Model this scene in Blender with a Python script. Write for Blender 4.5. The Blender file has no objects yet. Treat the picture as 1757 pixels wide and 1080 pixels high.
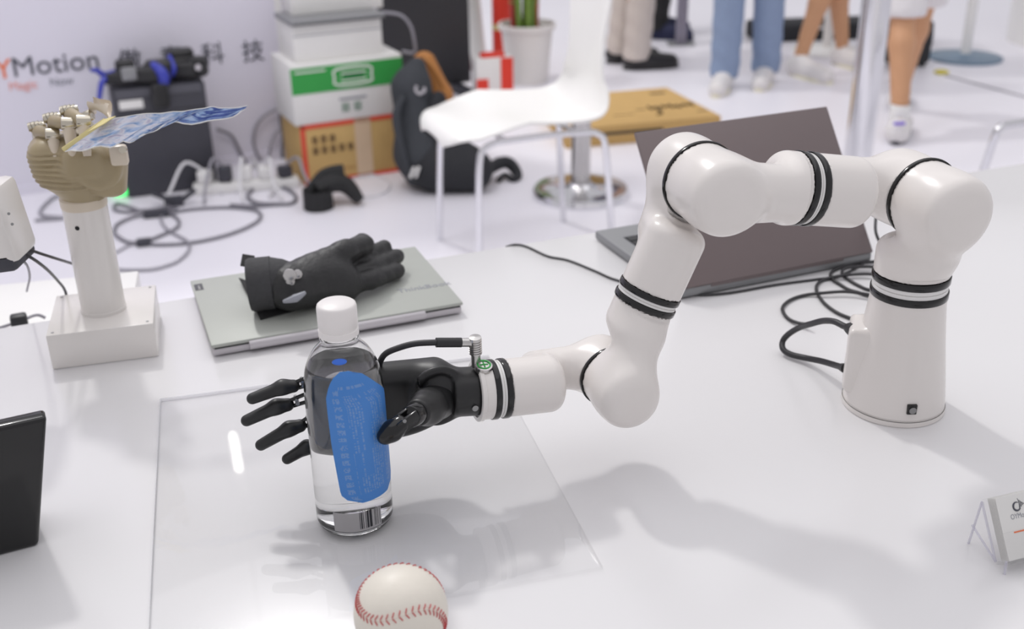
import bpy, bmesh, math, random
import numpy as np
from mathutils import Vector, Matrix
random.seed(4)
SC = bpy.context.scene
COL = SC.collection

# ------------------------------------------------------------------ camera
CAMH, PITCH, ROLL, FPX, IW, IH = 1.36, math.radians(25), math.radians(-1), 1900.0, 1757, 1080
T = 0.75                                     # table top height
_fw = np.array([0, math.cos(PITCH), -math.sin(PITCH)]); _r0 = np.array([1., 0, 0]); _u0 = np.cross(_r0, _fw)
RT = _r0*math.cos(ROLL) + _u0*math.sin(ROLL); UP = -_r0*math.sin(ROLL) + _u0*math.cos(ROLL); FW = _fw
CO = np.array([0, 0, CAMH])
cam_d = bpy.data.cameras.new('camera'); cam = bpy.data.objects.new('camera', cam_d); COL.objects.link(cam)
cam_d.sensor_width = 36; cam_d.sensor_fit = 'HORIZONTAL'; cam_d.lens = FPX/IW*36
cam.matrix_world = Matrix(((RT[0], UP[0], -FW[0], CO[0]), (RT[1], UP[1], -FW[1], CO[1]), (RT[2], UP[2], -FW[2], CO[2]), (0, 0, 0, 1)))
cam_d.clip_start = .05; cam_d.clip_end = 60
cam_d.dof.use_dof = True; cam_d.dof.focus_distance = 1.06; cam_d.dof.aperture_fstop = 5.2
SC.camera = cam

# ------------------------------------------------------------------ world, lights, exposure
w = bpy.data.worlds.new('hall_light'); SC.world = w; w.use_nodes = True
bg = w.node_tree.nodes['Background']; bg.inputs[0].default_value = (.97, .955, 1, 1); bg.inputs[1].default_value = .60
def area(name, loc, target, size, power, col=(1, 1, 1)):
    d = bpy.data.lights.new(name, 'AREA'); d.shape = 'DISK'; d.size = size; d.energy = power; d.color = col
    o = bpy.data.objects.new(name, d); COL.objects.link(o); o.location = loc
    o.rotation_euler = (Vector(target) - Vector(loc)).to_track_quat('-Z', 'Y').to_euler(); return o
area('hall_spotlight', (-2.5, 6.0, T+6.0), (0, 1.1, T), .5, 165, (1, .985, .96))
area('hall_ceiling_light', (0, 3.5, 6.0), (0, 3.5, 0), 9.5, 150, (1, .985, 1))
area('added_wall_fill', (-.9, 2.9, 3.3), (-1.0, 4.6, .35), .7, 18, (1, .985, 1))  # added fill with no visible source, brightens the back wall and nearby floor
SC.view_settings.view_transform = 'Standard'; SC.view_settings.look = 'None'; SC.view_settings.gamma = 1
SC.view_settings.use_curve_mapping = False; SC.view_settings.exposure = 0

# ------------------------------------------------------------------ helpers
def ray(x, y): return FW + RT*((x-IW/2)/FPX) - UP*((y-IH/2)/FPX)
def at_z(x, y, z):
    d = ray(x, y); return CO + d*((z-CO[2])/d[2])
def at_y(x, y, Y):
    d = ray(x, y); return CO + d*(Y/d[1])
def nrm(v): v = np.asarray(v, float); return v/np.linalg.norm(v)
def frame(z, x=None):
    z = nrm(z)
    if x is None: x = np.array([1., 0, 0]) if abs(z[0]) < .9 else np.array([0, 1., 0])
    x = np.asarray(x, float); x = nrm(x - z*(x@z)); return np.stack([x, np.cross(z, x), z], 1)
def rotz(a): return np.array([[math.cos(a), -math.sin(a), 0], [math.sin(a), math.cos(a), 0], [0, 0, 1]])
I3 = np.eye(3)
def lin(c): return tuple((v/12.92 if v <= .04045 else ((v+.055)/1.055)**2.4) for v in (x/255 for x in c))

def mat(name, rgb, rough=.5, metal=0., var=.05, scale=30, bump=0., spec=.5, **kw):
    m = bpy.data.materials.new(name); m.use_nodes = True; nt = m.node_tree; b = nt.nodes['Principled BSDF']
    c = lin(rgb); b.inputs['Metallic'].default_value = metal; b.inputs['Roughness'].default_value = rough
    b.inputs['Specular IOR Level'].default_value = spec
    tc = nt.nodes.new('ShaderNodeTexCoord'); n = nt.nodes.new('ShaderNodeTexNoise'); n.inputs['Scale'].default_value = scale; n.inputs['Detail'].default_value = 3
    nt.links.new(tc.outputs['Object'], n.inputs['Vector'])
    mx = nt.nodes.new('ShaderNodeMix'); mx.data_type = 'RGBA'; nt.links.new(n.outputs['Fac'], mx.inputs['Factor'])
    mx.inputs[6].default_value = (*[v*(1-var) for v in c], 1); mx.inputs[7].default_value = (*[min(1, v*(1+var)) for v in c], 1)
    nt.links.new(mx.outputs[2], b.inputs['Base Color'])
    if bump:
        bp = nt.nodes.new('ShaderNodeBump'); bp.inputs['Strength'].default_value = bump; bp.inputs['Distance'].default_value = .002
        nt.links.new(n.outputs['Fac'], bp.inputs['Height']); nt.links.new(bp.outputs['Normal'], b.inputs['Normal'])
    for k, v in kw.items(): b.inputs[k.replace('_', ' ')].default_value = v
    return m
def emit(name, rgb, s):
    m = mat(name, rgb, .4); b = m.node_tree.nodes['Principled BSDF']; b.inputs['Emission Color'].default_value = (*lin(rgb), 1); b.inputs['Emission Strength'].default_value = s; return m
def clear(name, tint=(1, 1, 1), ior=1.49, rough=.02):         # thin clear sheet: see-through with fresnel gloss
    m = bpy.data.materials.new(name); m.use_nodes = True; nt = m.node_tree; nt.nodes.remove(nt.nodes['Principled BSDF'])
    tr = nt.nodes.new('ShaderNodeBsdfTransparent'); tr.inputs[0].default_value = (*tint, 1)
    gl = nt.nodes.new('ShaderNodeBsdfGlossy'); gl.inputs['Roughness'].default_value = rough
    fr = nt.nodes.new('ShaderNodeFresnel'); ge = nt.nodes.new('ShaderNodeNewGeometry'); mi = nt.nodes.new('ShaderNodeMix'); mi.inputs[2].default_value = ior; mi.inputs[3].default_value = 1/ior; nt.links.new(ge.outputs['Backfacing'], mi.inputs[0]); nt.links.new(mi.outputs[0], fr.inputs[0]); mx = nt.nodes.new('ShaderNodeMixShader')
    nt.links.new(fr.outputs[0], mx.inputs[0]); nt.links.new(tr.outputs[0], mx.inputs[1]); nt.links.new(gl.outputs[0], mx.inputs[2])
    nt.links.new(mx.outputs[0], nt.nodes['Material Output'].inputs[0]); return m
def glass(name, ior, tint=(1, 1, 1), rough=0.):
    m = bpy.data.materials.new(name); m.use_nodes = True; b = m.node_tree.nodes['Principled BSDF']
    b.inputs['Base Color'].default_value = (*tint, 1); b.inputs['Transmission Weight'].default_value = 1; b.inputs['IOR'].default_value = ior; b.inputs['Roughness'].default_value = rough; return m

class MB:
    """collects vertices and faces (world coordinates) and links them as one mesh object"""
    def __init__(s): s.v = []; s.f = []; s.m = []; s.uv = {}
    def add(s, V, F, mi=0):
        o = len(s.v); s.v += [tuple(p) for p in V]; s.f += [tuple(i+o for i in f) for f in F]; s.m += [mi]*len(F); return s
    def box(s, c, size, R=I3, bevel=0., seg=2, mi=0):
        c = np.asarray(c, float)
        if bevel <= 0:
            V = [c + R@(np.array([x, y, z])*np.array(size)/2) for x in (-1, 1) for y in (-1, 1) for z in (-1, 1)]
            return s.add(V, [(0, 1, 3, 2), (4, 6, 7, 5), (0, 4, 5, 1), (2, 3, 7, 6), (0, 2, 6, 4), (1, 5, 7, 3)], mi)
        bm = bmesh.new(); bmesh.ops.create_cube(bm, size=1)
        for q in bm.verts: q.co = Vector((q.co.x*size[0], q.co.y*size[1], q.co.z*size[2]))
        bmesh.ops.bevel(bm, geom=bm.edges[:], offset=bevel, segments=seg, profile=.5, affect='EDGES')
        bm.verts.index_update(); V = [c + R@np.array(q.co) for q in bm.verts]; F = [[q.index for q in f.verts] for f in bm.faces]; bm.free()
        return s.add(V, F, mi)
    def hexa(s, P, mi=0):      # 4 bottom + 4 top corners, counter-clockwise
        return s.add(P, [(3, 2, 1, 0), (4, 5, 6, 7), (0, 1, 5, 4), (1, 2, 6, 5), (2, 3, 7, 6), (3, 0, 4, 7)], mi)
    def lathe(s, prof, o=(0, 0, 0), R=I3, n=32, mi=0, close=False):
        o = np.asarray(o, float); V = []; F = []; k = len(prof)
        for i in range(n):
            a = 2*math.pi*i/n; ca, sa = math.cos(a), math.sin(a)
            for r, z in prof: V.append(o + R@np.array([r*ca, r*sa, z]))
        for i in range(n):
            j = (i+1) % n
            for q in range(k-1 if not close else k):
                q2 = (q+1) % k; F.append((i*k+q, j*k+q, j*k+q2, i*k+q2))
        return s.add(V, F, mi)
    def cyl(s, a, b, r, r2=None, n=24, mi=0, rnd=0.):
        a = np.asarray(a, float); b = np.asarray(b, float); h = np.linalg.norm(b-a); r2 = r if r2 is None else r2
        if rnd: prof = [(0, 0), (r-rnd, 0), (r-rnd*.3, rnd*.3), (r, rnd), (r2, h-rnd), (r2-rnd*.3, h-rnd*.3), (r2-rnd, h), (0, h)]
        else: prof = [(0, 0), (r, 0), (r2, h), (0, h)]
        return s.lathe(prof, a, frame(b-a), n, mi)
    def tube(s, pts, r, n=8, mi=0, smooth=4, closed=False, cap=True):
        P = spline(pts, smooth, closed) if smooth > 1 else np.array(pts, float)
        rr = np.interp(np.linspace(0, 1, len(P)), np.linspace(0, 1, len(r)), r) if hasattr(r, '__len__') else np.full(len(P), r)
        V = []; F = []; k = len(P); x = None
        for i in range(k):
            t = nrm((P[(i+1) % k]-P[i-1]) if closed or 0 < i < k-1 else (P[1]-P[0] if i == 0 else P[-1]-P[-2]))
            M = frame(t, x if x is not None and np.linalg.norm(np.cross(t, x)) > .05 else None); x = M[:, 0]
            for j in range(n):
                a = 2*math.pi*j/n; V.append(P[i] + rr[i]*(M[:, 0]*math.cos(a)+M[:, 1]*math.sin(a)))
        for i in range(k if closed else k-1):
            i2 = (i+1) % k
            for j in range(n): F.append((i*n+j, i*n+(j+1) % n, i2*n+(j+1) % n, i2*n+j))
        if cap and not closed: F.append(tuple(range(n))[::-1]); F.append(tuple((k-1)*n+j for j in range(n)))
        return s.add(V, F, mi)
    def grid(s, G, mi=0, uv=False, flip=False):
        G = np.asarray(G, float); a, b = G.shape[:2]; o = len(s.v)
        F = [(i*b+j, (i+1)*b+j, (i+1)*b+j+1, i*b+j+1) for i in range(a-1) for j in range(b-1)]
        if flip: F = [f[::-1] for f in F]
        s.add(G.reshape(-1, 3), F, mi)
        for i in range(a):
            for j in range(b): s.uv[o+i*b+j] = (i/(a-1), j/(b-1))
        return s
    def slab(s, poly, z0, z1, mi=0):   # poly: list of xy, ccw
        n = len(poly); V = [(x, y, z0) for x, y in poly]+[(x, y, z1) for x, y in poly]
        return s.add(V, [tuple(range(n))[::-1], tuple(range(n, 2*n))]+[(i, (i+1) % n, n+(i+1) % n, n+i) for i in range(n)], mi)
    def build(s, name, m, parent=None, loc=None, smooth=True, ang=40, mods=None):
        if loc is None: loc = root_loc(parent) if parent else (0, 0, 0)
        L = np.asarray(loc, float); me = bpy.data.meshes.new(name)
        me.from_pydata([tuple(np.asarray(p)-L) for p in s.v], [], s.f)
        for mm in (m if isinstance(m, (list, tuple)) else [m]): me.materials.append(mm)
        me.polygons.foreach_set('material_index', s.m)
        if s.uv:
            u = me.uv_layers.new(name='UVMap')
            for l in me.loops: u.data[l.index].uv = s.uv.get(l.vertex_index, (0, 0))
        me.update()
        bm = bmesh.new(); bm.from_mesh(me); bmesh.ops.recalc_face_normals(bm, faces=bm.faces[:]); bm.to_mesh(me); bm.free()
        if smooth:
            me.shade_smooth()
            if ang < 180: me.set_sharp_from_angle(angle=math.radians(ang))
        o = bpy.data.objects.new(name, me); COL.objects.link(o)
        if parent: o.parent = parent
        else: o.location = tuple(L)
        return o
def root_loc(o):
    while o.parent: o = o.parent
    return tuple(o.location)
def spline(pts, k=4, closed=False):
    P = np.array(pts, float); n = len(P); out = []
    for i in range(n if closed else n-1):
        if closed: a, b, c, d = P[i-1], P[i], P[(i+1) % n], P[(i+2) % n]
        else: a, b, c, d = P[max(i-1, 0)], P[i], P[i+1], P[min(i+2, n-1)]
        for t in np.arange(k)/k:
            out.append(.5*((2*b)+(c-a)*t+(2*a-5*b+4*c-d)*t*t+(3*b-a-3*c+d)*t**3))
    if not closed: out.append(P[-1])
    return np.array(out)
def tag(o, label, cat, group=None, kind=None):
    o['label'] = label; o['category'] = cat
    if group: o['group'] = group
    if kind: o['kind'] = kind
    return o
def thing(name, loc, label, cat, group=None):
    o = bpy.data.objects.new(name, None); o.empty_display_size = .05; COL.objects.link(o); o.location = tuple(map(float, loc)); tag(o, label, cat, group); return o
def struct(o): o['kind'] = 'structure'; return o
def dup(o, parent=None):
    c = o.copy(); COL.objects.link(c); c.parent = parent
    for k in list(o.children): dup(k, c)
    return c
def text(name, body, size, o, R, m, parent=None, ext=.0004, align='LEFT', loc=None, xs=1.):
    cu = bpy.data.curves.new('txt', 'FONT'); cu.body = body; cu.size = size; cu.extrude = ext; cu.align_x = align
    t = bpy.data.objects.new('txt', cu); COL.objects.link(t); bpy.context.view_layer.update()
    me = bpy.data.meshes.new_from_object(t.evaluated_get(bpy.context.evaluated_depsgraph_get()))
    V = [np.asarray(o)+R@(np.array(v.co)*np.array([xs, 1, 1])) for v in me.vertices]; F = [list(p.vertices) for p in me.polygons]
    bpy.data.objects.remove(t); bpy.data.curves.remove(cu); bpy.data.meshes.remove(me)
    return MB().add(V, F).build(name, m, parent, loc, smooth=False)

# ---- signed distance modelling (numpy surface nets)
def s_sph(P, c, r): return np.linalg.norm(P-np.asarray(c), axis=-1)-r
def s_cone(P, a, b, r1, r2=None):
    r2 = r1 if r2 is None else r2; a = np.asarray(a, float); b = np.asarray(b, float); d = b-a
    t = np.clip(((P-a)@d)/(d@d), 0, 1); return np.linalg.norm(P-a-t[..., None]*d, axis=-1)-(r1+(r2-r1)*t)
def s_cyl(P, a, b, r, rd=.005, r2=None):
    a = np.asarray(a, float); b = np.asarray(b, float); d = b-a; L = np.linalg.norm(d); d = d/L; q = P-a
    t = q@d; rad = np.linalg.norm(q-t[..., None]*d, axis=-1); R = r if r2 is None else r+(r2-r)*np.clip(t/L, 0, 1)
    x = rad-R+rd; y = np.abs(t-L/2)-L/2+rd
    return np.minimum(np.maximum(x, y), 0)+np.sqrt(np.maximum(x, 0)**2+np.maximum(y, 0)**2)-rd
def s_box(P, c, size, R=I3, rd=.005):
    q = np.abs((P-np.asarray(c))@R)-np.asarray(size)/2+rd
    return np.minimum(q.max(-1), 0)+np.linalg.norm(np.maximum(q, 0), axis=-1)-rd
def s_ell(P, c, r, R=I3):
    q = (P-np.asarray(c))@R; r = np.asarray(r, float); k = np.linalg.norm(q/r, axis=-1); k2 = np.linalg.norm(q/r**2, axis=-1); return k*(k-1)/np.maximum(k2, 1e-9)
def smin(k, *ds):
    a = ds[0]
    for b in ds[1:]:
        h = np.clip(.5+.5*(b-a)/k, 0, 1); a = b*(1-h)+a*h-k*h*(1-h)
    return a
def smax(k, a, b): return -smin(k, -a, -b)
def sdf(f, lo, hi, h):
    lo = np.asarray(lo, float); hi = np.asarray(hi, float); n = np.ceil((hi-lo)/h).astype(int)+1
    ax = [lo[i]+h*np.arange(n[i]) for i in range(3)]; G = np.stack(np.meshgrid(*ax, indexing='ij'), -1); D = f(G); S = D < 0
    nx, ny, nz = n-1; cs = np.zeros((nx, ny, nz, 3)); cn = np.zeros((nx, ny, nz))
    offs = [(i, j, k) for i in (0, 1) for j in (0, 1) for k in (0, 1)]
    sl = lambda A, o: A[o[0]:o[0]+nx, o[1]:o[1]+ny, o[2]:o[2]+nz]
    for o in offs:
        for d in range(3):
            if o[d] == 0:
                p = list(o); p[d] = 1; a = sl(D, o); b = sl(D, p); cr = (a < 0) != (b < 0)
                t = np.where(cr, a/np.where(a-b == 0, 1, a-b), 0)
                for e in range(3): cs[..., e] += np.where(cr, o[e]+(t if e == d else 0), 0)
                cn += cr
    act = cn > 0; idx = -np.ones((nx, ny, nz), int); idx[act] = np.arange(act.sum())
    I = np.argwhere(act); V = lo+h*(I+cs[act]/cn[act][:, None]); F = []
    for d in range(3):
        e, g = (d+1) % 3, (d+2) % 3; a = np.take(S, range(n[d]-1), d); b = np.take(S, range(1, n[d]), d)
        C = np.argwhere(a != b); C = C[(C[:, e] > 0) & (C[:, g] > 0) & (C[:, e] < n[e]-1) & (C[:, g] < n[g]-1)]
        def q(de, dg):
            c = C.copy(); c[:, e] -= de; c[:, g] -= dg; return idx[c[:, 0], c[:, 1], c[:, 2]]
        Q = np.stack([q(1, 1), q(0, 1), q(0, 0), q(1, 0)], 1); ins = a[C[:, 0], C[:, 1], C[:, 2]]
        Q[~ins] = Q[~ins][:, ::-1]; F.append(Q)
    F = np.concatenate(F); F = F[(F >= 0).all(1)]
    for _ in range(2):
        e = h*.2; d0 = f(V); g = np.stack([(f(V+np.eye(3)[i]*e)-d0)/e for i in range(3)], -1); gn = (g*g).sum(-1)
        V = V-np.clip(d0/np.maximum(gn, .2), -h*.5, h*.5)[:, None]*g
    return V, F
def sdf_obj(name, f, lo, hi, h, m, parent=None, loc=None, ang=180):
    V, F = sdf(f, lo, hi, h); b = MB(); b.v = [tuple(p) for p in V]; b.f = [tuple(map(int, q)) for q in F]; b.m = [0]*len(b.f)
    return b.build(name, m, parent, loc, ang=ang)

# ------------------------------------------------------------------ materials
M = dict(
 table=mat('white_laminate', (228, 227, 228), .22, var=.01, scale=6),
 floor=mat('lavender_floor', (238, 236, 243), .4, var=.02, scale=3),
 wall=mat('wall_white', (226, 223, 234), .6, var=.015, scale=5),
 white=mat('robot_white', (233, 228, 224), .25, var=.01, scale=20),
 white2=mat('white_plastic', (236, 235, 233), .35, var=.015, scale=20),
 cream=mat('stand_white', (232, 228, 224), .2, var=.02, scale=12),
 gloss=mat('gloss_black', (22, 22, 23), .12, var=.2, scale=40),
 black=mat('matte_black', (34, 34, 35), .42, var=.12, scale=60, bump=.05),
 rubber=mat('black_rubber', (40, 40, 42), .5, var=.1, scale=60),
 cloth=mat('black_cloth', (36, 36, 37), .75, var=.25, scale=160, bump=.5),
 leather=mat('black_leather', (42, 42, 43), .5, var=.2, scale=220, bump=.4),
 cuff=mat('charcoal_knit', (64, 64, 66), .8, var=.2, scale=180, bump=.4),
 chrome=mat('chrome', (225, 225, 228), .12, 1., var=.02),
 steel=mat('brushed_steel', (200, 198, 196), .25, 1., var=.05, scale=80),
 silver=mat('silver_lid', (174, 177, 171), .5, .1, var=.02, scale=60),
 silver2=mat('silver_base', (196, 192, 196), .4, .3, var=.02, scale=60),
 taupe=mat('taupe_lid', (122, 110, 110), .45, .2, var=.02, scale=40),
 grey=mat('grey_deck', (142, 143, 145), .45, .2, var=.02, scale=40),
 dark=mat('charcoal', (62, 62, 70), .5, var=.06, scale=30),
 beige=mat('beige_prosthetic', (164, 149, 118), .4, var=.05, scale=40),
 ivory=mat('ivory_tip', (216, 204, 186), .35, var=.03, scale=40),
 brass=mat('nickel_joint', (205, 198, 182), .2, 1., var=.05, scale=60),
 yellow=mat('pale_yellow_bar', (226, 212, 150), .5, var=.05, scale=60),
 carton=mat('carton', (206, 172, 112), .8, var=.06, scale=25),
 carton2=mat('kraft_carton', (200, 164, 104), .8, var=.08, scale=15),
 red=mat('red_print', (226, 84, 62), .6, var=.05), red2=mat('red_card', (226, 58, 40), .5, var=.05),
 green=mat('green_print', (52, 160, 72), .6, var=.04), paper=mat('white_card', (232, 231, 228), .6, var=.02, scale=20),
 ink=mat('grey_ink', (78, 80, 90), .6), ink2=mat('pale_ink', (150, 152, 160), .6), orange=mat('orange_ink', (238, 118, 60), .6), pink=mat('pink_ink', (238, 170, 160), .6),
 tape=mat('clear_tape', (216, 190, 160), .3), cable=mat('grey_cable', (150, 148, 156), .5), cablek=mat('black_cable', (48, 47, 50), .45), cablew=mat('white_cable', (222, 221, 224), .45),
 blue=mat('blue_plastic', (58, 66, 170), .4), bag=mat('backpack_grey', (58, 61, 66), .8, var=.2, scale=90, bump=.5), bagb=mat('backpack_black', (40, 41, 45), .8, var=.2, scale=90, bump=.5),
 tan=mat('tan_leather', (182, 122, 60), .6, var=.1), leaf=mat('bamboo_green', (110, 140, 56), .5, var=.2, scale=20), redstem=mat('red_ribbon', (170, 60, 50), .5, var=.1), pot=mat('white_pot', (228, 225, 222), .4, var=.02),
 skin=mat('skin', (206, 156, 118), .55, var=.05, scale=20), denim=mat('light_denim', (138, 156, 186), .8, var=.12, scale=60, bump=.3), denim2=mat('blue_denim', (104, 124, 166), .8, var=.12, scale=60, bump=.3),
 khaki=mat('beige_trousers', (206, 196, 188), .8, var=.05, scale=40), shorts=mat('white_shorts', (232, 229, 230), .8, var=.03), navy=mat('navy_cloth', (44, 48, 78), .8, var=.1), shirt=mat('pale_shirt', (206, 210, 220), .8, var=.04), hair=mat('dark_hair', (40, 34, 30), .6, var=.3, scale=150),
 shoe=mat('white_shoe', (226, 223, 222), .6, var=.04), shoek=mat('black_shoe', (36, 34, 36), .35, var=.1), sole=mat('pale_sole', (232, 228, 206), .6), purple=mat('purple_mark', (120, 90, 210), .5),
 ball=mat('baseball_hide', (232, 226, 214), .45, var=.03, scale=120, bump=.15), stitch=mat('red_thread', (196, 60, 66), .6),
 acryl=clear('clear_acrylic'), acryl_edge=mat('acrylic_edge', (226, 224, 236), .2, Alpha=.5), sheet_edge=mat('sheet_edge', (240, 240, 244), .2, Alpha=.35), water=glass('water', 1.333), pet=glass('pet_plastic', 1.42), cap=mat('frosted_cap', (238, 234, 232), .4, var=.01),
 led=emit('green_led', (90, 255, 130), 1.2), screw=mat('screw_metal', (150, 150, 150), .3, 1.),
)

# ------------------------------------------------------------------ setting
b = MB(); b.slab([(-9, -1), (9, -1), (9, 12), (-9, 12)], -.05, 0); struct(b.build('floor', M['floor'], smooth=False))
W0 = at_z(20, 337, 0); WD = nrm([.903, .429, 0]); WN = np.array([WD[1], -WD[0], 0])     # booth wall: a point, its run, its face normal
RW = np.stack([WD, [0, 0, 1.], WN], 1)                                                    # x along the wall, y up, z out of it
def on_wall(px, py, off=0.):
    d = ray(px, py); t = ((W0+WN*off-CO)@WN)/(d@WN); return CO+d*t
def wallbox(name, s0, s1, z0, z1, th, off, m):
    c = W0+WD*(s0+s1)/2+WN*(off-th/2)+np.array([0, 0, (z0+z1)/2]); c[2] = (z0+z1)/2
    return MB().box(c, (s1-s0, z1-z0, th), RW).build(name, m, smooth=False)
sE = (on_wall(487, 120)-W0)@WD
struct(wallbox('wall_left', -3.0, sE, 0, 2.6, .06, 0, M['wall']))
struct(wallbox('baseboard_left', -3.0, sE-.01, 0, .035, .012, .012, M['wall']))
struct(wallbox('wall_back', sE+.004, (on_wall(656, 60)-W0)@WD, 0, 2.6, .06, -.05, M['wall']))
struct(wallbox('trim_1', sE-.012, sE+.016, 0, 2.6, .075, .006, M['white2']))
# floor seam strip at the right
pa, pb = at_z(1622, 130, 0), at_z(1790, 175, 0); d = pb-pa
struct(MB().box((pa+pb)/2+np.array([0, 0, .001]), (np.linalg.norm(d), .025, .002), frame([0, 0, 1], d)).build('trim_2', M['cable'], smooth=False))
# lettering of the wall
def wtext(name, body, px, py, h, m, loc=None, parent=None, gap=0, xs=1.):
    p = on_wall(px, py, .003); return text(name, body, h, p, RW, m, parent, .001, loc=loc, xs=xs)
p = on_wall(-42, 139, .003); sign = thing('wall_lettering', p, 'grey and orange company lettering with Chinese characters on the pale booth wall', 'lettering')
HM = np.linalg.norm(on_wall(27, 132)-on_wall(23, 98))/.73
wtext('letter', 'O', -41, 139, HM, M['orange'], parent=sign); wtext('letter', 'Y', -6, 136, HM, M['orange'], parent=sign)
wtext('word', 'Motion', 22, 132, HM, M['ink'], parent=sign, xs=1.07)
for ch, x, y in (('傲', 204, 121), ('意', 276, 115), ('科', 347, 109), ('技', 416, 104)): wtext('character', ch, x, y, HM*.93, M['ink'], parent=sign)
wtext('word', 'Magic', 16, 156, HM*.44, M['pink'], parent=sign); wtext('word', 'Now', 86, 148, HM*.42, M['ink2'], parent=sign)

# ------------------------------------------------------------------ counter
e0, e1 = at_z(0, 562, T), at_z(870, 422, T); ed = nrm(e1-e0); en = np.array([ed[1], -ed[0], 0])  # rear edge, toward viewer
r0, r1 = e0-ed*.75, e0+ed*2.6
tb = thing('display_counter', ((r0+r1)/2+en*.7)*np.array([1, 1, 0]), 'wide glossy white display counter carrying the robot arm', 'counter')
q = [r0+en*1.42, r1+en*1.42, r1, r0]
b = MB(); c = (q[0]+q[2])/2; b.box((c[0], c[1], T-.015), (3.35, 1.42, .03), frame([0, 0, 1], ed), .004); b.build('worktop', M['table'], tb)
b = MB(); b.box((c[0], c[1], (T-.03)/2), (3.25, 1.30, T-.03), frame([0, 0, 1], ed), .004); b.build('cabinet_body', M['white2'], tb)
# low white side table behind the counter at the left
a0, a1 = at_z(-150, 503, .70), at_z(238, 464, .70); dd = nrm(a1-a0); dn = np.array([dd[1], -dd[0], 0]); L = np.linalg.norm(a1-a0)
c = (a0+a1)/2+dn*.1; st = thing('side_table', (c[0], c[1], 0), 'low white side table tucked behind the left end of the counter', 'table')
MB().box((c[0], c[1], .685), (L, .2, .03), frame([0, 0, 1], dd), .003).build('tabletop', M['white2'], st)
for i in (-1, 1):
    for j in (-1, 1):
        g = c+dd*i*(L/2-.03)+dn*j*.07; MB().box((g[0], g[1], .335), (.03, .03, .67), frame([0, 0, 1], dd), .003).build('leg', M['white2'], st)
# clear acrylic sheet on the counter
s0 = at_z(276, 690, T); sd = nrm(at_z(440, 668, T)-s0); sn = nrm(at_z(287, 1000, T)-s0); sn = nrm(sn-sd*(sn@sd))
c = s0+sd*.19+sn*.21; c[2] = T+.002
TS = T+.004
sh = thing('acrylic_sheet', (c[0], c[1], T), 'clear acrylic sheet lying flat on the counter under the water bottle', 'sheet')
MB().box(c, (.38, .42, .004), frame([0, 0, 1], sd)).build('panel', M['acryl'], sh, smooth=False)
b = MB(); Rs = frame([0, 0, 1], sd)
for o, sz in ((-sd*.19, (.0016, .42, .004)), (-sn*.21, (.38, .0016, .004))): b.box(c+o, sz, Rs)
b.build('polished_edge', M['sheet_edge'], sh, smooth=False)

# ------------------------------------------------------------------ robot arm
B = at_z(1531, 692, T); zz = np.array([0, 0, 1.]); th = math.radians(73)
u = np.array([math.cos(th), -math.sin(th), 0]); hh = np.array([-math.sin(th), -math.cos(th), 0])
dv = lambda deg: hh*math.cos(math.radians(deg))+zz*math.sin(math.radians(deg))
w3, w5, w7 = dv(10.4), dv(-66), dv(3.5)
P2 = B+zz*.238; P4 = P2+w3*.254; P6 = P4+w5*.210; PF = P6+w7*.140
arm = thing('robot_arm', B, 'white seven-joint robot arm with black ring seams reaching across the counter to the bottle', 'robot arm')
W = M['white']; K = M['gloss']
prof = [(0, 0), (.0535, 0), (.0545, .001), (.0545, .0055), (.0535, .0065), (.0528, .007), (.0528, .008), (.0535, .0085), (.053, .014), (.0505, .035), (.047, .06), (.0435, .085), (.0405, .11), (.0389, .126), (.0387, .1328), (0, .1328)]
base = MB().lathe(prof, B, I3, 64).build('base', W, arm)
seam = MB().lathe([(.0538, .0064), (.0542, .0064), (.0542, .0068), (.0538, .0068)], B, I3, 64, close=True).build('base_seam', K, base)
# screw recess and connector box of the base
f1 = B+zz*.022; dr = nrm(np.array([.02, -1, 0])); pc = f1+dr*.0515; Rx = np.stack([np.cross(dr, zz)*-1, zz, dr], 1)
MB().box(pc+dr*.0005, (.0105, .0115, .004), Rx, .001).build('screw_pocket', M['gloss'], base)
MB().cyl(pc+dr*.002, pc+dr*.0042, .0038, n=16).build('screw', M['screw'], base)
dc = nrm([-.93, .30, 0]); dt = np.cross(zz, dc)
def f(P): return smin(.02, s_box(P, B+dc*.038+zz*.056, (.034, .05, .074), np.stack([dc, dt, zz], 1), .006), s_cone(P, B+zz*.01, B+zz*.1, .044, .034))
sdf_obj('connector_box', f, B+[-.08, -.07, -.0], B+[.06, .07, .13], .003, W, arm)
def bands(P, w, t0, t1, R, wd):
    mid = None
    for t in (t0, t1): MB().lathe([(R-.004, -wd/2), (R+.0004, -wd/2), (R+.0007, -wd/2+.0005), (R+.0007, wd/2-.0005), (R+.0004, wd/2), (R-.004, wd/2)], P+w*t, frame(w), 64, close=True).build('ring_band', K, arm)
    lo, hi = sorted((t0, t1)); g = (hi-lo-wd)/2-.0004; t = (t0+t1)/2
    MB().lathe([(R-.004, -g), (R-.0008, -g), (R-.0008, -.0006), (R-.0022, -.0004), (R-.0022, .0004), (R-.0008, .0006), (R-.0008, g), (R-.004, g)], P+w*t, frame(w), 64, close=True).build('spacer_ring', M['white2'], arm)
bands(B, zz, .1362, .1535, .0390, .0074)
def ringj(P, ax, R, wd=.0034): MB().lathe([(R-.006, -wd/2), (R+.0004, -wd/2), (R+.0007, 0), (R+.0004, wd/2), (R-.006, wd/2)], P, frame(ax), 64, close=True).build('joint_ring', K, arm)
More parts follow.
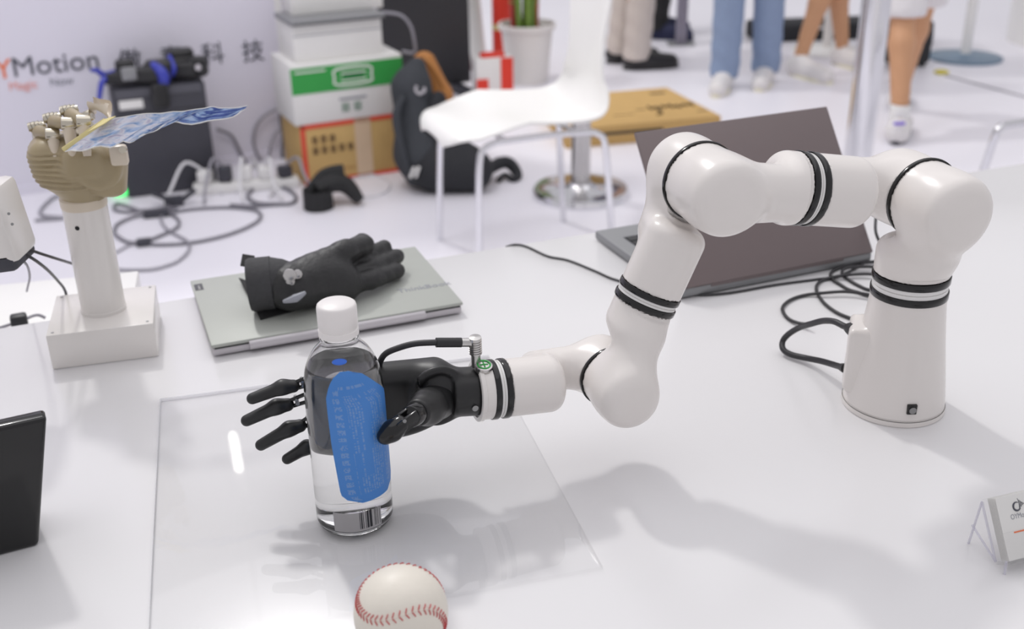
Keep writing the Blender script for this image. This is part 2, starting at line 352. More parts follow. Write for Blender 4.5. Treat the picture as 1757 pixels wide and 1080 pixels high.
# one elbow casting: pipe on axis w from tp to te, leaning over to a capped housing on axis ax
def elbow(name, P, w, tp, te, Rp, ax, sgn, Rh, Lh, Rc, neck, k=.018, rp=.013, rh=.013):
    A, Bp = P+w*tp, P+w*te; a = ax*sgn
    def f(Q):
        pipe = s_cyl(Q, A, Bp, Rp, .001) if False else np.maximum(s_cyl(Q, A-w*math.copysign(.03, te-tp), Bp, Rp, rp), -((Q-A)@w)*math.copysign(1, te-tp))
        hous = np.maximum(s_cyl(Q, P-a*.03, P+a*Lh, Rh, rh, Rc), -((Q-P)@a)+.0017)
        nk = s_cone(Q, P+w*(te+(.003 if tp > te else -.003)*(5 if neck > 1 else 1))+a*Rp*neck, P+a*Lh*.55, Rp*(.70 if neck > 1 else .76), Rh*.78)
        d = smin(k, smin(k, pipe, nk), hous)
        axl = ((Q-A)@w)*math.copysign(1, te-tp); rw = np.linalg.norm(Q-A-((Q-A)@w)[..., None]*w, axis=-1)
        d = np.maximum(np.maximum(d, -axl), rw-Rp-1.5*np.maximum(axl-.004, 0)); s_ = (Q-P)@a
        rad = np.linalg.norm(Q-P-s_[..., None]*a, axis=-1); return np.maximum(d, -np.maximum(s_-.0017, rad-Rh-.004))
    pts = np.array([A, Bp, P, P+a*Lh]); lo = pts.min(0)-.062; hi = pts.max(0)+.062
    return sdf_obj(name, f, lo, hi, .0020, W, arm, ang=35)
elbow('shoulder_housing', P2, -zz, .238-.1575, .045, .0385, u, 1, .0405, .066, .0365, .6)
ringj(P2, u, .0408)
elbow('upper_arm_rear', P2, w3, .1335, .074, .0352, u, -1, .0400, .058, .037, 1.05)
bands(P2, w3, .1370, .1490, .0356, .0062)
elbow('elbow_housing', P4, -w3, .254-.1525, .078, .0352, u, 1, .0378, .066, .0345, .6)
ringj(P4, u, .0378)
elbow('forearm_upper', P4, w5, .1120, .045, .0300, u, -1, .0372, .052, .034, 1.05)
bands(P4, w5, .1152, .1268, .0304, .0058)
elbow('wrist_housing', P6, -w5, .210-.1302, .046, .0295, u, 1, .0312, .060, .0285, .6)
ringj(P6, u, .0315, .003)
elbow('wrist_lower', P6, w7, .1085, .053, .0280, u, -1, .0308, .046, .028, 1.05, k=.014)
bands(P6, w7, .1115, .1225, .0284, .0054)
MB().lathe([(0, .1255), (.0280, .1255), (.0280, .134), (.0292, .1345), (.0292, .1385), (.0285, .139), (.025, .139), (.025, .1375), (0, .1375)], P6, frame(w7), 56).build('tool_flange', M['cream'], arm)
# green status button and connector on the flange
F7 = frame(w7, zz)                                   # x up, y sideways, z along the wrist
vcam = nrm(CO-PF); upn = nrm(zz*.86+vcam*.25); upn = nrm(upn-w7*(upn@w7))
pb_ = P6+w7*.1330+upn*.0272; Rb = frame(upn, w7)
bt = MB().cyl(pb_-upn*.002, pb_+upn*.0045, .0085, rnd=.001, n=28).build('status_button', M['steel'], arm)
MB().lathe([(.0052, .0046), (.0068, .0046), (.0068, .0050), (.0052, .0050)], pb_, Rb, 28, close=True).build('green_ring', M['green'], bt)
MB().box(pb_+upn*.0047, (.0012, .008, .0006), Rb).box(pb_+upn*.0047, (.008, .0012, .0006), Rb).build('green_cross', M['green'], bt)
cp = P6+w7*.1405+nrm(upn-.25*vcam)*.0270; cu_ = nrm(upn-.15*vcam+w7*.12)
pl = MB().lathe([(0, 0), (.0045, 0), (.0045, .0135), (.0062, .0145)]+[(r, .0145+i*.0024+dz) for i in range(6) for r, dz in ((.0062, 0), (.0062, .0015), (.0055, .0017), (.0055, .0023))]+[(.0062, .0291), (.0058, .0317), (0, .0323)], cp, frame(cu_), 24).build('cable_connector', M['steel'], arm)
el = cp+cu_*.026; wr7 = nrm(w7+zz*.10); MB().cyl(el+wr7*.004, el+wr7*.014, .0042, n=20).build('connector_collar', M['steel'], pl)
k0 = el+wr7*.0135
cab = [k0, k0+wr7*.012, k0+wr7*.026, at_y(712, 590, k0[1]-.007), at_y(685, 597, k0[1]-.006), at_y(662, 607, k0[1]-.006), at_y(652, 622, k0[1]+.0), at_y(650, 640, k0[1]+.006)]
MB().tube([k0, k0+wr7*.012, k0+wr7*.024], .0046, 14).build('strain_relief', M['rubber'], pl)
MB().tube(cab, .0029, 12).build('hand_cable', M['cablek'], arm)

# ------------------------------------------------------------------ black robotic hand (a part of the arm)
HK = M['black']; up7 = nrm(zz-w7*(zz@w7)); bk = np.cross(w7, up7); bk = bk if bk[1] > 0 else -bk       # bk: away from the camera
h0 = P6+w7*.139
def HP(t, z, y): return h0+w7*t+up7*z+bk*y         # along the hand, up, back
Rh7 = np.stack([w7, up7, bk], 1)
def palm(P):
    wr = s_cyl(P, HP(-.004, 0, 0), HP(.022, 0, .003), .0235, .002)
    body = smax(.012, s_box(P, HP(.076, -.013, .024), (.114, .078, .034), Rh7, .0155), ((P-HP(.045, -.046, .02))@nrm(-w7*.5-up7*.86)))
    heel2 = s_ell(P, HP(.034, -.001, .010), (.024, .029, .022), Rh7)
    q = (P-HP(.0365, .001, .010))@Rh7; rr_ = np.hypot(q[..., 0]/.0235, q[..., 1]/.027)
    rim = np.sqrt(((rr_-1)*.027)**2+(q[..., 2]+.013)**2)-.0042; rim = np.maximum(rim, (q[..., 0]-q[..., 1]*.2)-.016)
    return smin(.005, smin(.006, wr, smin(.010, body, heel2)), rim)
hand = sdf_obj('robotic_hand', palm, HP(.05, 0, .01)-.095, HP(.05, 0, .01)+.095, .0024, HK, arm, ang=60)
sc = HP(.006, -.005, -.0228); MB().cyl(sc+bk*.002, sc-bk*.0012, .003, n=14).build('wrist_screw', M['screw'], hand)
# thumb
t0 = HP(.037, -.004, -.004); t1 = at_y(704, 716, .848); t2 = at_y(689, 727, .843); t3 = at_y(656, 753, .835)
def f(P): return smin(.008, s_cone(P, t0, t0+(t1-t0)*.4, .0175, .0160), s_cyl(P, t0+(t1-t0)*.3, t0+(t1-t0)*.78, .0150, .003, .0122))
sdf_obj('thumb_base', f, np.minimum(t0, t1)-.03, np.maximum(t0, t1)+.03, .0018, HK, hand)
MB().cyl(t0+(t1-t0)*.62, t1, .0108, .0098, n=28, rnd=.0015).build('thumb_link', M['gloss'], hand)
dT = nrm(t2-t1); sT = nrm(np.cross(dT, [0, 0, 1]))
b = MB().box((t1+t2)/2+sT*.005, (.0035, .013, .022), frame(dT, sT), .001).box((t1+t2)/2-sT*.005, (.0035, .013, .022), frame(dT, sT), .001); b.build('thumb_knuckle', M['gloss'], hand)
vv = nrm(CO-t2); MB().cyl(t2+(t1-t2)*.35+vv*.006, t2+(t1-t2)*.35+vv*.0105, .0017, n=12).build('thumb_pin', M['screw'], hand)
def f(P): return smin(.006, s_cone(P, t2+(t3-t2)*.06, t2+(t3-t2)*.5, .0080, .0088), s_cone(P, t2+(t3-t2)*.5, t3+(t2-t3)*.12, .0088, .0070))
sdf_obj('thumb_tip', f, np.minimum(t2, t3)-.022, np.maximum(t2, t3)+.022, .0016, M['gloss'], hand)
# four fingers: mechanical knuckle links, then a padded finger tip
for (kx, ky), (tx, ty), ky0, r in (((516, 659), (444, 681), .024, .0067), ((506, 690), (434, 718), .008, .0069), ((527, 725), (458, 759), -.010, .0069), ((546, 762), (503, 783), -.028, .0065)):
    kn = HP(.128, ky0, .022); a = at_y(kx, ky, kn[1]+.001); tp = at_y(tx, ty, a[1]-.012)
    n7 = nrm(tp-a); up_ = nrm(zz-n7*(zz@n7)); mid = a+(tp-a)*.42+up_*.0022
    def f(P): return smin(.005, s_cone(P, a+n7*(r+.0005), mid, r*.92, r*1.0), s_cone(P, mid, tp-n7*-.006, r*.97, r*.8))
    sdf_obj('finger', f, np.minimum(a, tp)-.02, np.maximum(a, tp)+.02, .0017, HK, hand)
    b = MB()
    for s_ in (-1, 1): b.tube([kn+up_*s_*.0040, (kn+a)/2+up_*s_*.0046, a+n7*.004+up_*s_*.0032], .0020, 8, smooth=1)
    b.build('finger_link', M['gloss'], hand)
    q_ = a-n7*.002; s7 = np.cross(n7, up_); MB().cyl(q_-s7*.0056, q_+s7*.0056, .0020, n=12).build('finger_pin', M['screw'], hand)
    MB().cyl(q_+up_*.0032-s7*.0046, q_+up_*.0032+s7*.0046, .0016, n=10).build('finger_pin', M['screw'], hand)

# power cords of the arm
pj = B+dc*.055
b = MB(); hi_, lo_ = at_y(1464, 566, pj[1]-.004), at_y(1452, 633, pj[1]-.004)
cpx = [(1448, 560, .080), (1431, 552, .078), (1412, 551, .070), (1392, 556, .058), (1373, 562, .042), (1354, 573, .026), (1343, 586, .014), (1344, 600, .008), (1358, 609, .006), (1384, 615, .008), (1409, 620, .014), (1433, 627, .022)]
cor = thing('mains_cable', B+dc*.1, 'thick black power cord looping out of the left side of the robot base', 'cord')
Pc = [hi_]+[at_z(x, y, T+z) for x, y, z in cpx]+[lo_]
MB().tube(Pc, .0036, 12).build('cord', M['cablek'], cor)
MB().tube([hi_+nrm(Pc[1]-hi_)*.013, hi_+nrm(Pc[1]-hi_)*.004, hi_-nrm(Pc[1]-hi_)*.004], [.0045, .0075, .008], 12, smooth=2).build('plug', M['rubber'], cor)
MB().tube([lo_+nrm(Pc[-2]-lo_)*.016, lo_], [.0045, .006], 12, smooth=1).build('plug', M['rubber'], cor)

# ------------------------------------------------------------------ water bottle
BQ = at_z(610, 887, TS); BQ[2] = TS
PB = [(.0, .003), (.020, .002), (.026, 0), (.0305, 0), (.0335, .002), (.0350, .006), (.0354, .012), (.0352, .060), (.0349, .130), (.0342, .146), (.0325, .157), (.0290, .1665), (.0245, .1745), (.0190, .1805), (.0152, .1840), (.0142, .1870), (.0142, .1930), (.0136, .1935), (.0134, .2100)]
_z = [p[1] for p in PB[5:]]; _r = [p[0] for p in PB[5:]]
def br(z): return float(np.interp(z, _z, _r))
def smoothprof(p): return [tuple(q) for q in spline(np.array([(a, b_, 0) for a, b_ in p]), 4)[:, :2]]
ps = smoothprof(PB); pin = [(max(r-.0006, 0), z+(.0006 if z < .1 else 0)) for r, z in ps][::-1]
bot = thing('water_bottle', BQ, 'clear plastic water bottle with white cap and blue label in the black hand', 'bottle')
MB().lathe(ps+pin, BQ, I3, 64).build('bottle_body', M['pet'], bot, ang=180)
wl = .1625; pw = [(max(r-.0004, 0), z+.0004) for r, z in ps if z < wl]; pw += [(br(wl)-.0004, wl), (br(wl)-.002, wl-.0006), (0, wl-.0008)]
MB().lathe(pw, BQ, I3, 64).build('water', M['water'], bot, ang=60)
pc = [(0, .2195), (.0150, .2195), (.0166, .2182), (.0172, .216), (.0172, .1985), (.0166, .1975), (.0166, .1965), (.0174, .196), (.0174, .1905), (.0150, .190), (.0150, .2175), (0, .2175)]
capb = MB(); n = 120
capb.lathe(pc, BQ, I3, 64); capo = capb.build('bottle_cap', M['cap'], bot, ang=50)
MB().lathe([(.0145, .1870), (.0172, .1875), (.0172, .1890), (.0145, .1895)], BQ, I3, 48, close=True).build('neck_ring', M['pet'], bot)
fa = math.atan2(-BQ[1], -BQ[0])                         # azimuth toward the camera
def bp(phi, z, dr=.0005): a = fa+math.radians(phi); r = br(z)+dr; return BQ+np.array([r*math.cos(a), r*math.sin(a), z])
def printmat(name, base, light, kind):
    m = bpy.data.materials.new(name); m.use_nodes = True; nt = m.node_tree; b = nt.nodes['Principled BSDF']; b.inputs['Roughness'].default_value = .3
    uv = nt.nodes.new('ShaderNodeUVMap'); sp = nt.nodes.new('ShaderNodeSeparateXYZ'); nt.links.new(uv.outputs[0], sp.inputs[0])
    def mth(op, a, b_=None, c=None):
        q = nt.nodes.new('ShaderNodeMath'); q.operation = op
        for i, v in enumerate((a, b_, c)):
            if v is None: continue
            if isinstance(v, (int, float)): q.inputs[i].default_value = v
            else: nt.links.new(v, q.inputs[i])
        return q.outputs[0]
    U, V = sp.outputs[0], sp.outputs[1]
    def rnd(a, b_=0.):
        cmb = nt.nodes.new('ShaderNodeCombineXYZ')
        for i, v in enumerate((a, b_)):
            if isinstance(v, (int, float)): cmb.inputs[i].default_value = v
            else: nt.links.new(v, cmb.inputs[i])
        wn = nt.nodes.new('ShaderNodeTexWhiteNoise'); wn.noise_dimensions = '2D'; nt.links.new(cmb.outputs[0], wn.inputs['Vector']); return wn.outputs['Value']
    if kind == 'label':
        col = mth('FLOOR', mth('MULTIPLY', U, 26)); fine = mth('GREATER_THAN', rnd(col, mth('FLOOR', mth('MULTIPLY', V, 190))), .42)
        gap = mth('GREATER_THAN', mth('FRACT', mth('MULTIPLY', U, 26)), .4); run = mth('GREATER_THAN', rnd(col, mth('FLOOR', mth('MULTIPLY', V, 5))), .3)
        inside = mth('MULTIPLY', mth('GREATER_THAN', U, .26), mth('LESS_THAN', U, .86)); inside = mth('MULTIPLY', inside, mth('MULTIPLY', mth('GREATER_THAN', V, .07), mth('LESS_THAN', V, .84)))
        a = mth('MULTIPLY', mth('MULTIPLY', fine, gap), mth('MULTIPLY', run, inside))
        big = mth('MULTIPLY', mth('GREATER_THAN', U, .10), mth('LESS_THAN', U, .20)); big = mth('MULTIPLY', big, mth('GREATER_THAN', mth('FRACT', mth('MULTIPLY', V, 17)), .35))
        big = mth('MULTIPLY', big, mth('LESS_THAN', V, .9)); big = mth('MULTIPLY', big, mth('GREATER_THAN', rnd(mth('FLOOR', mth('MULTIPLY', U, 60)), mth('FLOOR', mth('MULTIPLY', V, 120))), .35))
        top = mth('MULTIPLY', mth('GREATER_THAN', V, .885), mth('LESS_THAN', V, .905)); top = mth('MULTIPLY', top, mth('MULTIPLY', mth('GREATER_THAN', U, .2), mth('LESS_THAN', U, .75)))
        top = mth('MULTIPLY', top, mth('GREATER_THAN', rnd(mth('FLOOR', mth('MULTIPLY', U, 40)), 3.), .4))
        fac = mth('MULTIPLY', mth('MINIMUM', mth('ADD', mth('ADD', a, big), top), 1.), .42)
    else:
        bars = mth('GREATER_THAN', rnd(mth('FLOOR', mth('MULTIPLY', U, 74)), 1.), .5); fac = mth('MULTIPLY', bars, mth('MULTIPLY', mth('GREATER_THAN', U, .46), mth('LESS_THAN', U, .97)))
        fac = mth('MULTIPLY', fac, mth('GREATER_THAN', V, .12))
    mx = nt.nodes.new('ShaderNodeMix'); mx.data_type = 'RGBA'; nt.links.new(fac, mx.inputs[0]); mx.inputs[6].default_value = (*lin(base), 1); mx.inputs[7].default_value = (*lin(light), 1)
    nt.links.new(mx.outputs[2], b.inputs['Base Color'])
    tl = nt.nodes.new('ShaderNodeBsdfTranslucent'); nt.links.new(mx.outputs[2], tl.inputs[0]); ms = nt.nodes.new('ShaderNodeMixShader'); ms.inputs[0].default_value = .45
    nt.links.new(b.outputs[0], ms.inputs[1]); nt.links.new(tl.outputs[0], ms.inputs[2]); nt.links.new(ms.outputs[0], nt.nodes['Material Output'].inputs[0]); return m
def patch(z0, z1, lim, nz=28, na=24, dr=.0005):
    return [[bp(lim(z)[0]+(lim(z)[1]-lim(z)[0])*j/na, z, dr) for i in range(nz+1) for z in [z0+(z1-z0)*i/nz]] for j in range(na+1)]
def lim(z):
    l = np.interp(z, [.038, .042, .048, .1, .145, .157, .1645, .168], [12, -8, -18, -25, -27, -22, -14, -4]); r = np.interp(z, [.038, .046, .1, .135, .148, .158, .1645, .168], [60, 88, 88, 82, 58, 42, 30, 10]); return l, r
MB().grid(patch(.038, .168, lim), uv=True).build('blue_label', printmat('label_blue', (98, 168, 255), (186, 214, 252), 'label'), bot)['label'] = 'blue printed label'
MB().grid(patch(.008, .0285, lambda z: (-33, 40), 6, 20), uv=True).build('barcode_strip', printmat('barcode_print', (205, 203, 205), (60, 60, 66), 'bar'), bot)
MB().grid([[bp(-4+15*math.cos(a)*k, .1752+.0022*math.sin(a)*k, .0006) for k in np.linspace(.02, 1, 5)] for a in np.linspace(0, 2*math.pi, 25)]).build('blue_dot', mat('dot_blue', (56, 110, 214), .3), bot)

# ------------------------------------------------------------------ baseball
rb = .0368; pb_ = at_z(688, 1051, T+rb); pb_[2] = T+rb
bl = thing('baseball', pb_-zz*rb, 'white baseball with red stitching at the front edge of the counter', 'ball')
v = []; 
bm = bmesh.new(); bmesh.ops.create_uvsphere(bm, u_segments=48, v_segments=32, radius=rb); bm.verts.index_update()
MB().add([pb_+np.array(q.co) for q in bm.verts], [[q.index for q in f.verts] for f in bm.faces]).build('cover', M['ball'], bl, ang=180); bm.free()
al = .42; tt = np.linspace(0, 4*math.pi, 217)[:-1]
S = np.stack([np.sin(math.pi/2-(math.pi/2-al)*np.cos(tt))*np.cos(tt/2+al*np.sin(2*tt)), np.sin(math.pi/2-(math.pi/2-al)*np.cos(tt))*np.sin(tt/2+al*np.sin(2*tt)), np.cos(math.pi/2-(math.pi/2-al)*np.cos(tt))], 1)
from mathutils import Euler
RB = np.array([[-.1012, .0771, .9919], [.9824, -.1496, .1118], [.157, .9857, -.0606]]); S = S@RB.T
MB().tube([pb_+s_*(rb-.00015) for s_ in S], .0005, 6, smooth=1, closed=True).build('seam', M['ball'], bl)
b = MB()
for i in range(0, len(S), 2):
    p, t_ = S[i], nrm(S[(i+1) % len(S)]-S[i-1]); sd_ = np.cross(p, t_)
    for g in (-1, 1):
        pts = [pb_+nrm(p+t_*o+sd_*g*q)*(rb+h) for o, q, h in ((0, .01, .0006), (.03, .055, .0007), (.055, .105, 0))]
        b.tube(pts, .00042, 5, smooth=1)
o = b.build('stitching', M['stitch'], bl); o['label'] = 'red V-shaped stitches'

# ------------------------------------------------------------------ business cards in a clear holder
cw = nrm(at_z(1900, 925, T)-at_z(1730, 968, T)); cw[2] = 0; cw = nrm(cw); cb = np.cross(zz, cw)
c0 = at_z(1729, 966, T+.012); ca = math.radians(58)
cu2 = cb*math.cos(ca)+zz*math.sin(ca); cn = -np.cross(cu2, cw)*-1; cn = nrm(np.cross(cw, cu2))
if cn[1] > 0: cn = -cn
RC = np.stack([cw, cu2, cn], 1)
ho = thing('card_holder', c0*np.array([1, 1, 0])+zz*T, 'clear acrylic holder of business cards at the right end of the counter', 'card holder')
b = MB(); b.box(c0+cw*.047+cu2*.026-cn*.0135, (.096, .056, .002), RC); b.box(c0+cw*.047+cu2*.012+cn*.003, (.096, .026, .002), RC); b.box(c0+cw*.047-cu2*.0015-cn*.005, (.096, .002, .02), RC)
b.build('tray', M['acryl'], ho, smooth=False)
b = MB()
for s_ in (-.001, .095):
    p0 = c0+cw*s_; top = c0+cw*s_+cu2*.052-cn*.0145; bk_ = np.array([top[0]+cb[0]*.006, top[1]+cb[1]*.006, T])
    b = MB()
    for A_, Z_ in ((top, bk_), (p0-cn*.014, bk_+zz*.02), (p0+cu2*.001, np.array([p0[0], p0[1], T])), (top, p0-cn*.014)): b.tube([A_, Z_], .0012, 6, smooth=1)
    b.build('side_frame', M['acryl_edge'], ho)
for i in range(8):
    o_ = c0+cw*.002+cu2*.0006-cn*(.0005+i*.0014)
    cd = MB().box(o_+cw*.045+cu2*.027, (.09, .054, .0006), RC).build('business_card', M['paper'], None, o_+cw*.045+cu2*.027, smooth=False)
    if i == 0:
        tag(cd, 'front white business card printed with a hand logo and orange line', 'card', 'business cards in the clear holder')
        F_ = lambda x, y: o_+cw*x+cu2*y+cn*.0004
        text('logo_word', 'OYMotion', .0062, F_(.011, .0335), RC, M['ink2'], cd, .0001, loc=tuple(cd.location), xs=.82)
        pts = [F_(.0195+.0036*math.cos(a), .0435+.0036*math.sin(a)) for a in np.linspace(math.radians(55), math.radians(330), 14)]
        MB().tube(pts, [.0003, .0009, .0009, .0006], 6, smooth=1).build('logo_swirl', M['ink'], cd, tuple(cd.location))
        for k in range(4):
            x0 = .0222+k*.0016; MB().tube([F_(x0, .0415+k*.001), F_(x0+.0004, .0465-k*.0006), F_(x0-.0006, .0500-k*.0018)], [.0006-.0001*k, .0004, .0002], 6).build('logo_stroke', M['ink'], cd, tuple(cd.location))
        MB().box(F_(.0205, .0225), (.019, .0013, .0003), RC).build('orange_line', M['orange'], cd, tuple(cd.location))
        for k in range(4): MB().box(F_(.05, .046-k*.003), (.016-.003*(k % 2), .0012, .0003), RC).build('print_line', M['ink'], cd, tuple(cd.location))
    else: tag(cd, ('second', 'third', 'fourth', 'fifth', 'sixth', 'seventh', 'rearmost')[i-1]+' white business card from the front of the stack in the holder', 'card', 'business cards in the clear holder')

# ------------------------------------------------------------------ black glossy device at the left edge
q0, q1 = at_z(67, 937, T), at_z(-170, 1000, T); hd = nrm(q1-q0); hb = np.cross(zz, hd); hb = hb if hb[1] > 0 else -hb
h_ = .129; sp = -hd*.030
bt_ = [q0, q1, q1+hb*.075, q0+hb*.06]; tp_ = [q0+sp-hb*.004+zz*h_, q1-hb*.004+zz*h_, q1+hb*.014+zz*h_, q0+sp+hb*.014+zz*h_]
dk = thing('black_dock', (q0+q1)/2, 'glossy black wedge-sided device cut off by the left edge', 'device')
m = MB(); m.hexa(bt_+tp_)
bm = bmesh.new(); vs = [bm.verts.new(p) for p in m.v]; [bm.faces.new([vs[i] for i in f]) for f in m.f]; bmesh.ops.recalc_face_normals(bm, faces=bm.faces[:]); bmesh.ops.bevel(bm, geom=bm.edges[:], offset=.004, segments=3, profile=.5, affect='EDGES'); bm.verts.index_update()
MB().add([np.array(q.co) for q in bm.verts], [[q.index for q in f.verts] for f in bm.faces]).build('shell', M['gloss'], dk); bm.free()
cc = q0*.4+q1*.6; MB().box(cc+hb*.066+zz*.02, (.05, .03, .03), np.stack([hd, hb, zz], 1), .003).build('rear_socket', M['dark'], dk)

# ------------------------------------------------------------------ silver laptop
LP = [at_z(330, 481, T+.018), at_z(358.5, 593, T+.018), at_z(791, 518.5, T+.018), at_z(715, 423, T+.018)]
lw = nrm(LP[2]-LP[1]); lb = np.cross(zz, lw); lc = sum(LP)/4; RL = np.stack([lw, lb, zz], 1); Lw, Ld = .3215, .2165
lap = thing('silver_laptop', (lc[0], lc[1], T), 'closed silver laptop with a black glove lying on its lid', 'laptop')
MB().box(lc-zz*.0112, (Lw-.003, Ld-.003, .0105), RL, .003).build('base', M['silver2'], lap)
lid = MB().box(lc-zz*.0025, (Lw, Ld, .005), RL, .002).build('lid', M['silver'], lap)
MB().box(lc-zz*.0062-lb*.0012, (Lw-.008, Ld-.006, .0022), RL).build('lid_gap', M['gloss'], lap)
MB().cyl(lc-lw*(Lw/2-.045)-lb*(Ld/2-.001)-zz*.0085, lc+lw*(Lw/2-.052)-lb*(Ld/2-.001)-zz*.0085, .0062, n=20, rnd=.001).build('hinge', M['silver2'], lap)
for s_ in (-1, 1):
    for t_ in (-1, 1): MB().cyl(lc+lw*s_*.13+lb*t_*.08-zz*.018, lc+lw*s_*.13+lb*t_*.08-zz*.016, .006, n=14).build('rubber_foot', M['rubber'], lap)
text('lid_lettering', 'ThinkBook', .0165, at_z(684, 503, T+.0182), RL, M['ink2'], lid, .0002)
tg = MB().box(at_z(341, 493, T+.0181), (.011, .022, .0006), RL, .0002, 1).build('lid_tag', M['dark'], lid)
RTg = np.stack([lb, -lw, zz], 1); text('lettering', 'Lenovo', .0045, at_z(341, 493, T+.0186)-lb*.009+lw*.0015, np.stack([lb, -lw, zz], 1), M['white2'], lid, .0001)

# ------------------------------------------------------------------ black glove on the laptop
zl = T+.018
def G(x, y, h): return at_z(x, y, zl+h)
cA, cB = G(433, 493, .034), G(492, 492, .036); gd = nrm(cB-cA)
gl = thing('black_glove', (lc[0]-.04, lc[1]+.01, zl), 'black leather data glove lying palm-down on the silver laptop', 'glove')
tips = [(632, 416, .052, 548, 462, .042, .0150), (668, 423, .036, 575, 462, .034, .0115), (690, 438, .022, 585, 476, .028, .0115), (690, 463, .012, 585, 492, .022, .0120)]
def f(P):
    pal = s_cone(P, G(505, 492, .032), G(565, 478, .030), .027, .033); pal2 = s_cone(P, G(545, 470, .040), G(590, 490, .022), .024, .020)
    d = smin(.02, pal, pal2, s_cone(P, cB, G(520, 488, .034), .026, .025))
    for i, (x, y, h, x0, y0, h0_, r) in enumerate(tips): d = smin(.004, d, s_cone(P, G(x0, y0, h0_), G((x+x0)/2, (y+y0)/2+(2 if i else 0), (h+h0_)/2+.003), r*1.18, r*1.05), s_cone(P, G((x+x0)/2, (y+y0)/2+(2 if i else 0), (h+h0_)/2+.003), G(x-9, y+2, h), r*1.05, r*.92))
    th_ = smin(.006, s_cone(P, G(530, 462, .05), G(590, 432, .060), .0165, .0150), s_cone(P, G(590, 432, .060), G(626, 420, .058), .0148, .0128))
    d = smin(.006, d, th_); d = d+.0006*np.sin(P[..., 0]*260+P[..., 2]*190)*np.sin(P[..., 1]*230-P[..., 2]*120)
    return smax(.002, d, (zl+.0006)-P[..., 2])
sdf_obj('glove_body', f, G(420, 540, 0)+[-.01, -.03, -.005], [G(715, 430, .0)[0]+.03, G(640, 405, 0)[1]+.06, zl+.10], .0028, M['leather'], gl, ang=180)
Rg = frame(gd, zz); pr = [(.0325, -.026), (.0345, -.022), (.034, 0), (.0285, .020), (.0225, .031), (.021, .031), (.027, .018), (.032, 0), (.0322, -.022), (.0318, -.026)]
gd = rotz(.26)@gd; gd = nrm(gd); Rg = frame(gd, zz); cuf = MB().lathe(pr, cA+gd*.022+zz*.003, Rg, 40, close=True).build('cuff', M['cuff'], gl)
b = MB(); b.lathe([(.0325, 0), (.0340, 0), (.0340, .02), (.0325, .02)], cA+gd*.006+zz*.003, Rg, 40, close=True); b.build('cuff_strap', M['cuff'], gl)
tb0 = cA+zz*.030+lb*.016; MB().box(tb0, (.016, .02, .0016), np.stack([gd, np.cross(zz, gd), zz], 1)@np.array(Euler((.5, .3, 0)).to_matrix()), .0005, 1).build('strap_tab', M['cloth'], gl)
fl = [G(410, 478, .006), G(447, 549, .001), G(505, 534, .001), G(470, 500, .02)]
MB().hexa([p-zz*.0004 for p in fl]+[p+zz*.0012 for p in fl]).build('cuff_flap', M['cloth'], gl)
sc_ = G(497, 473, .060); vg = nrm(CO-sc_)
sn_ = MB().cyl(sc_-vg*.010, sc_+vg*.002, .0088, n=10, rnd=.002); sn_.cyl(sc_+lw*.010-vg*.008, sc_+lw*.010+vg*.001, .0062, n=10, rnd=.0015); sn_.cyl(sc_-zz*.008-vg*.008, sc_-zz*.008+vg*.001, .0060, n=10, rnd=.0015)
sn_.build('sensor_clasp', M['ivory'] if False else M['steel'], gl)
MB().tube([G(486, 518, .034), G(507, 512, .038), G(524, 502, .042)], [.002, .0055, .002], 8).build('velcro_tab', M['ink2'], gl)

# ------------------------------------------------------------------ dark laptop, half folded, seen from behind
HL, HR, FL = at_z(1165, 502, T+.012), at_z(1496, 437, T+.012), at_z(1018, 396, T+.015)
dw = nrm(HR-HL); dw[2] = 0; dw = nrm(dw); db = np.cross(zz, dw); W2 = .317; RD = np.stack([dw, db, zz], 1)
dl = thing('dark_laptop', HL*np.array([1, 1, 0])+dw*W2/2+db*.12+zz*T, 'taupe laptop seen from behind with its lid tipped forward', 'laptop')
cD = HL+dw*W2/2+db*.124; cD[2] = T+.0085
deck = MB().box(cD, (W2, .248, .013), RD, .003).build('base', M['grey'], dl)
MB().box(cD+zz*.0062+db*.03, (W2-.05, .10, .0012), RD).build('keyboard_well', M['dark'], dl)
for r in range(5):
    kb = MB()
    for k in range(14): kb.box(cD+zz*.0072+db*(-.008+r*.019)+dw*(-.124+k*.019), (.016, .016, .0014), RD)
    kb.build('key_row', M['gloss'], dl, smooth=False)
MB().box(cD+zz*.0066-db*-.093, (.10, .06, .0006), RD).build('touchpad', M['dark'], dl)
an = math.radians(53); du = db*math.cos(an)+zz*math.sin(an); dnrm = np.cross(dw, du); RS = np.stack([dw, du, dnrm], 1)
hp = HL+zz*.003; lidd = MB().box(hp+dw*W2/2+du*.1125, (W2, .225, .006), RS, .002).build('lid', M['taupe'], dl)
MB().box(hp+dw*W2/2+du*.1125-dnrm*.0033*(1 if (dnrm@db) < 0 else -1), (W2-.012, .20, .0004), RS).build('screen', M['gloss'], dl)
MB().cyl(hp+dw*.05-zz*.002+db*.004, hp+dw*(W2-.05)-zz*.002+db*.004, .0045, n=16).build('hinge', M['taupe'], dl)

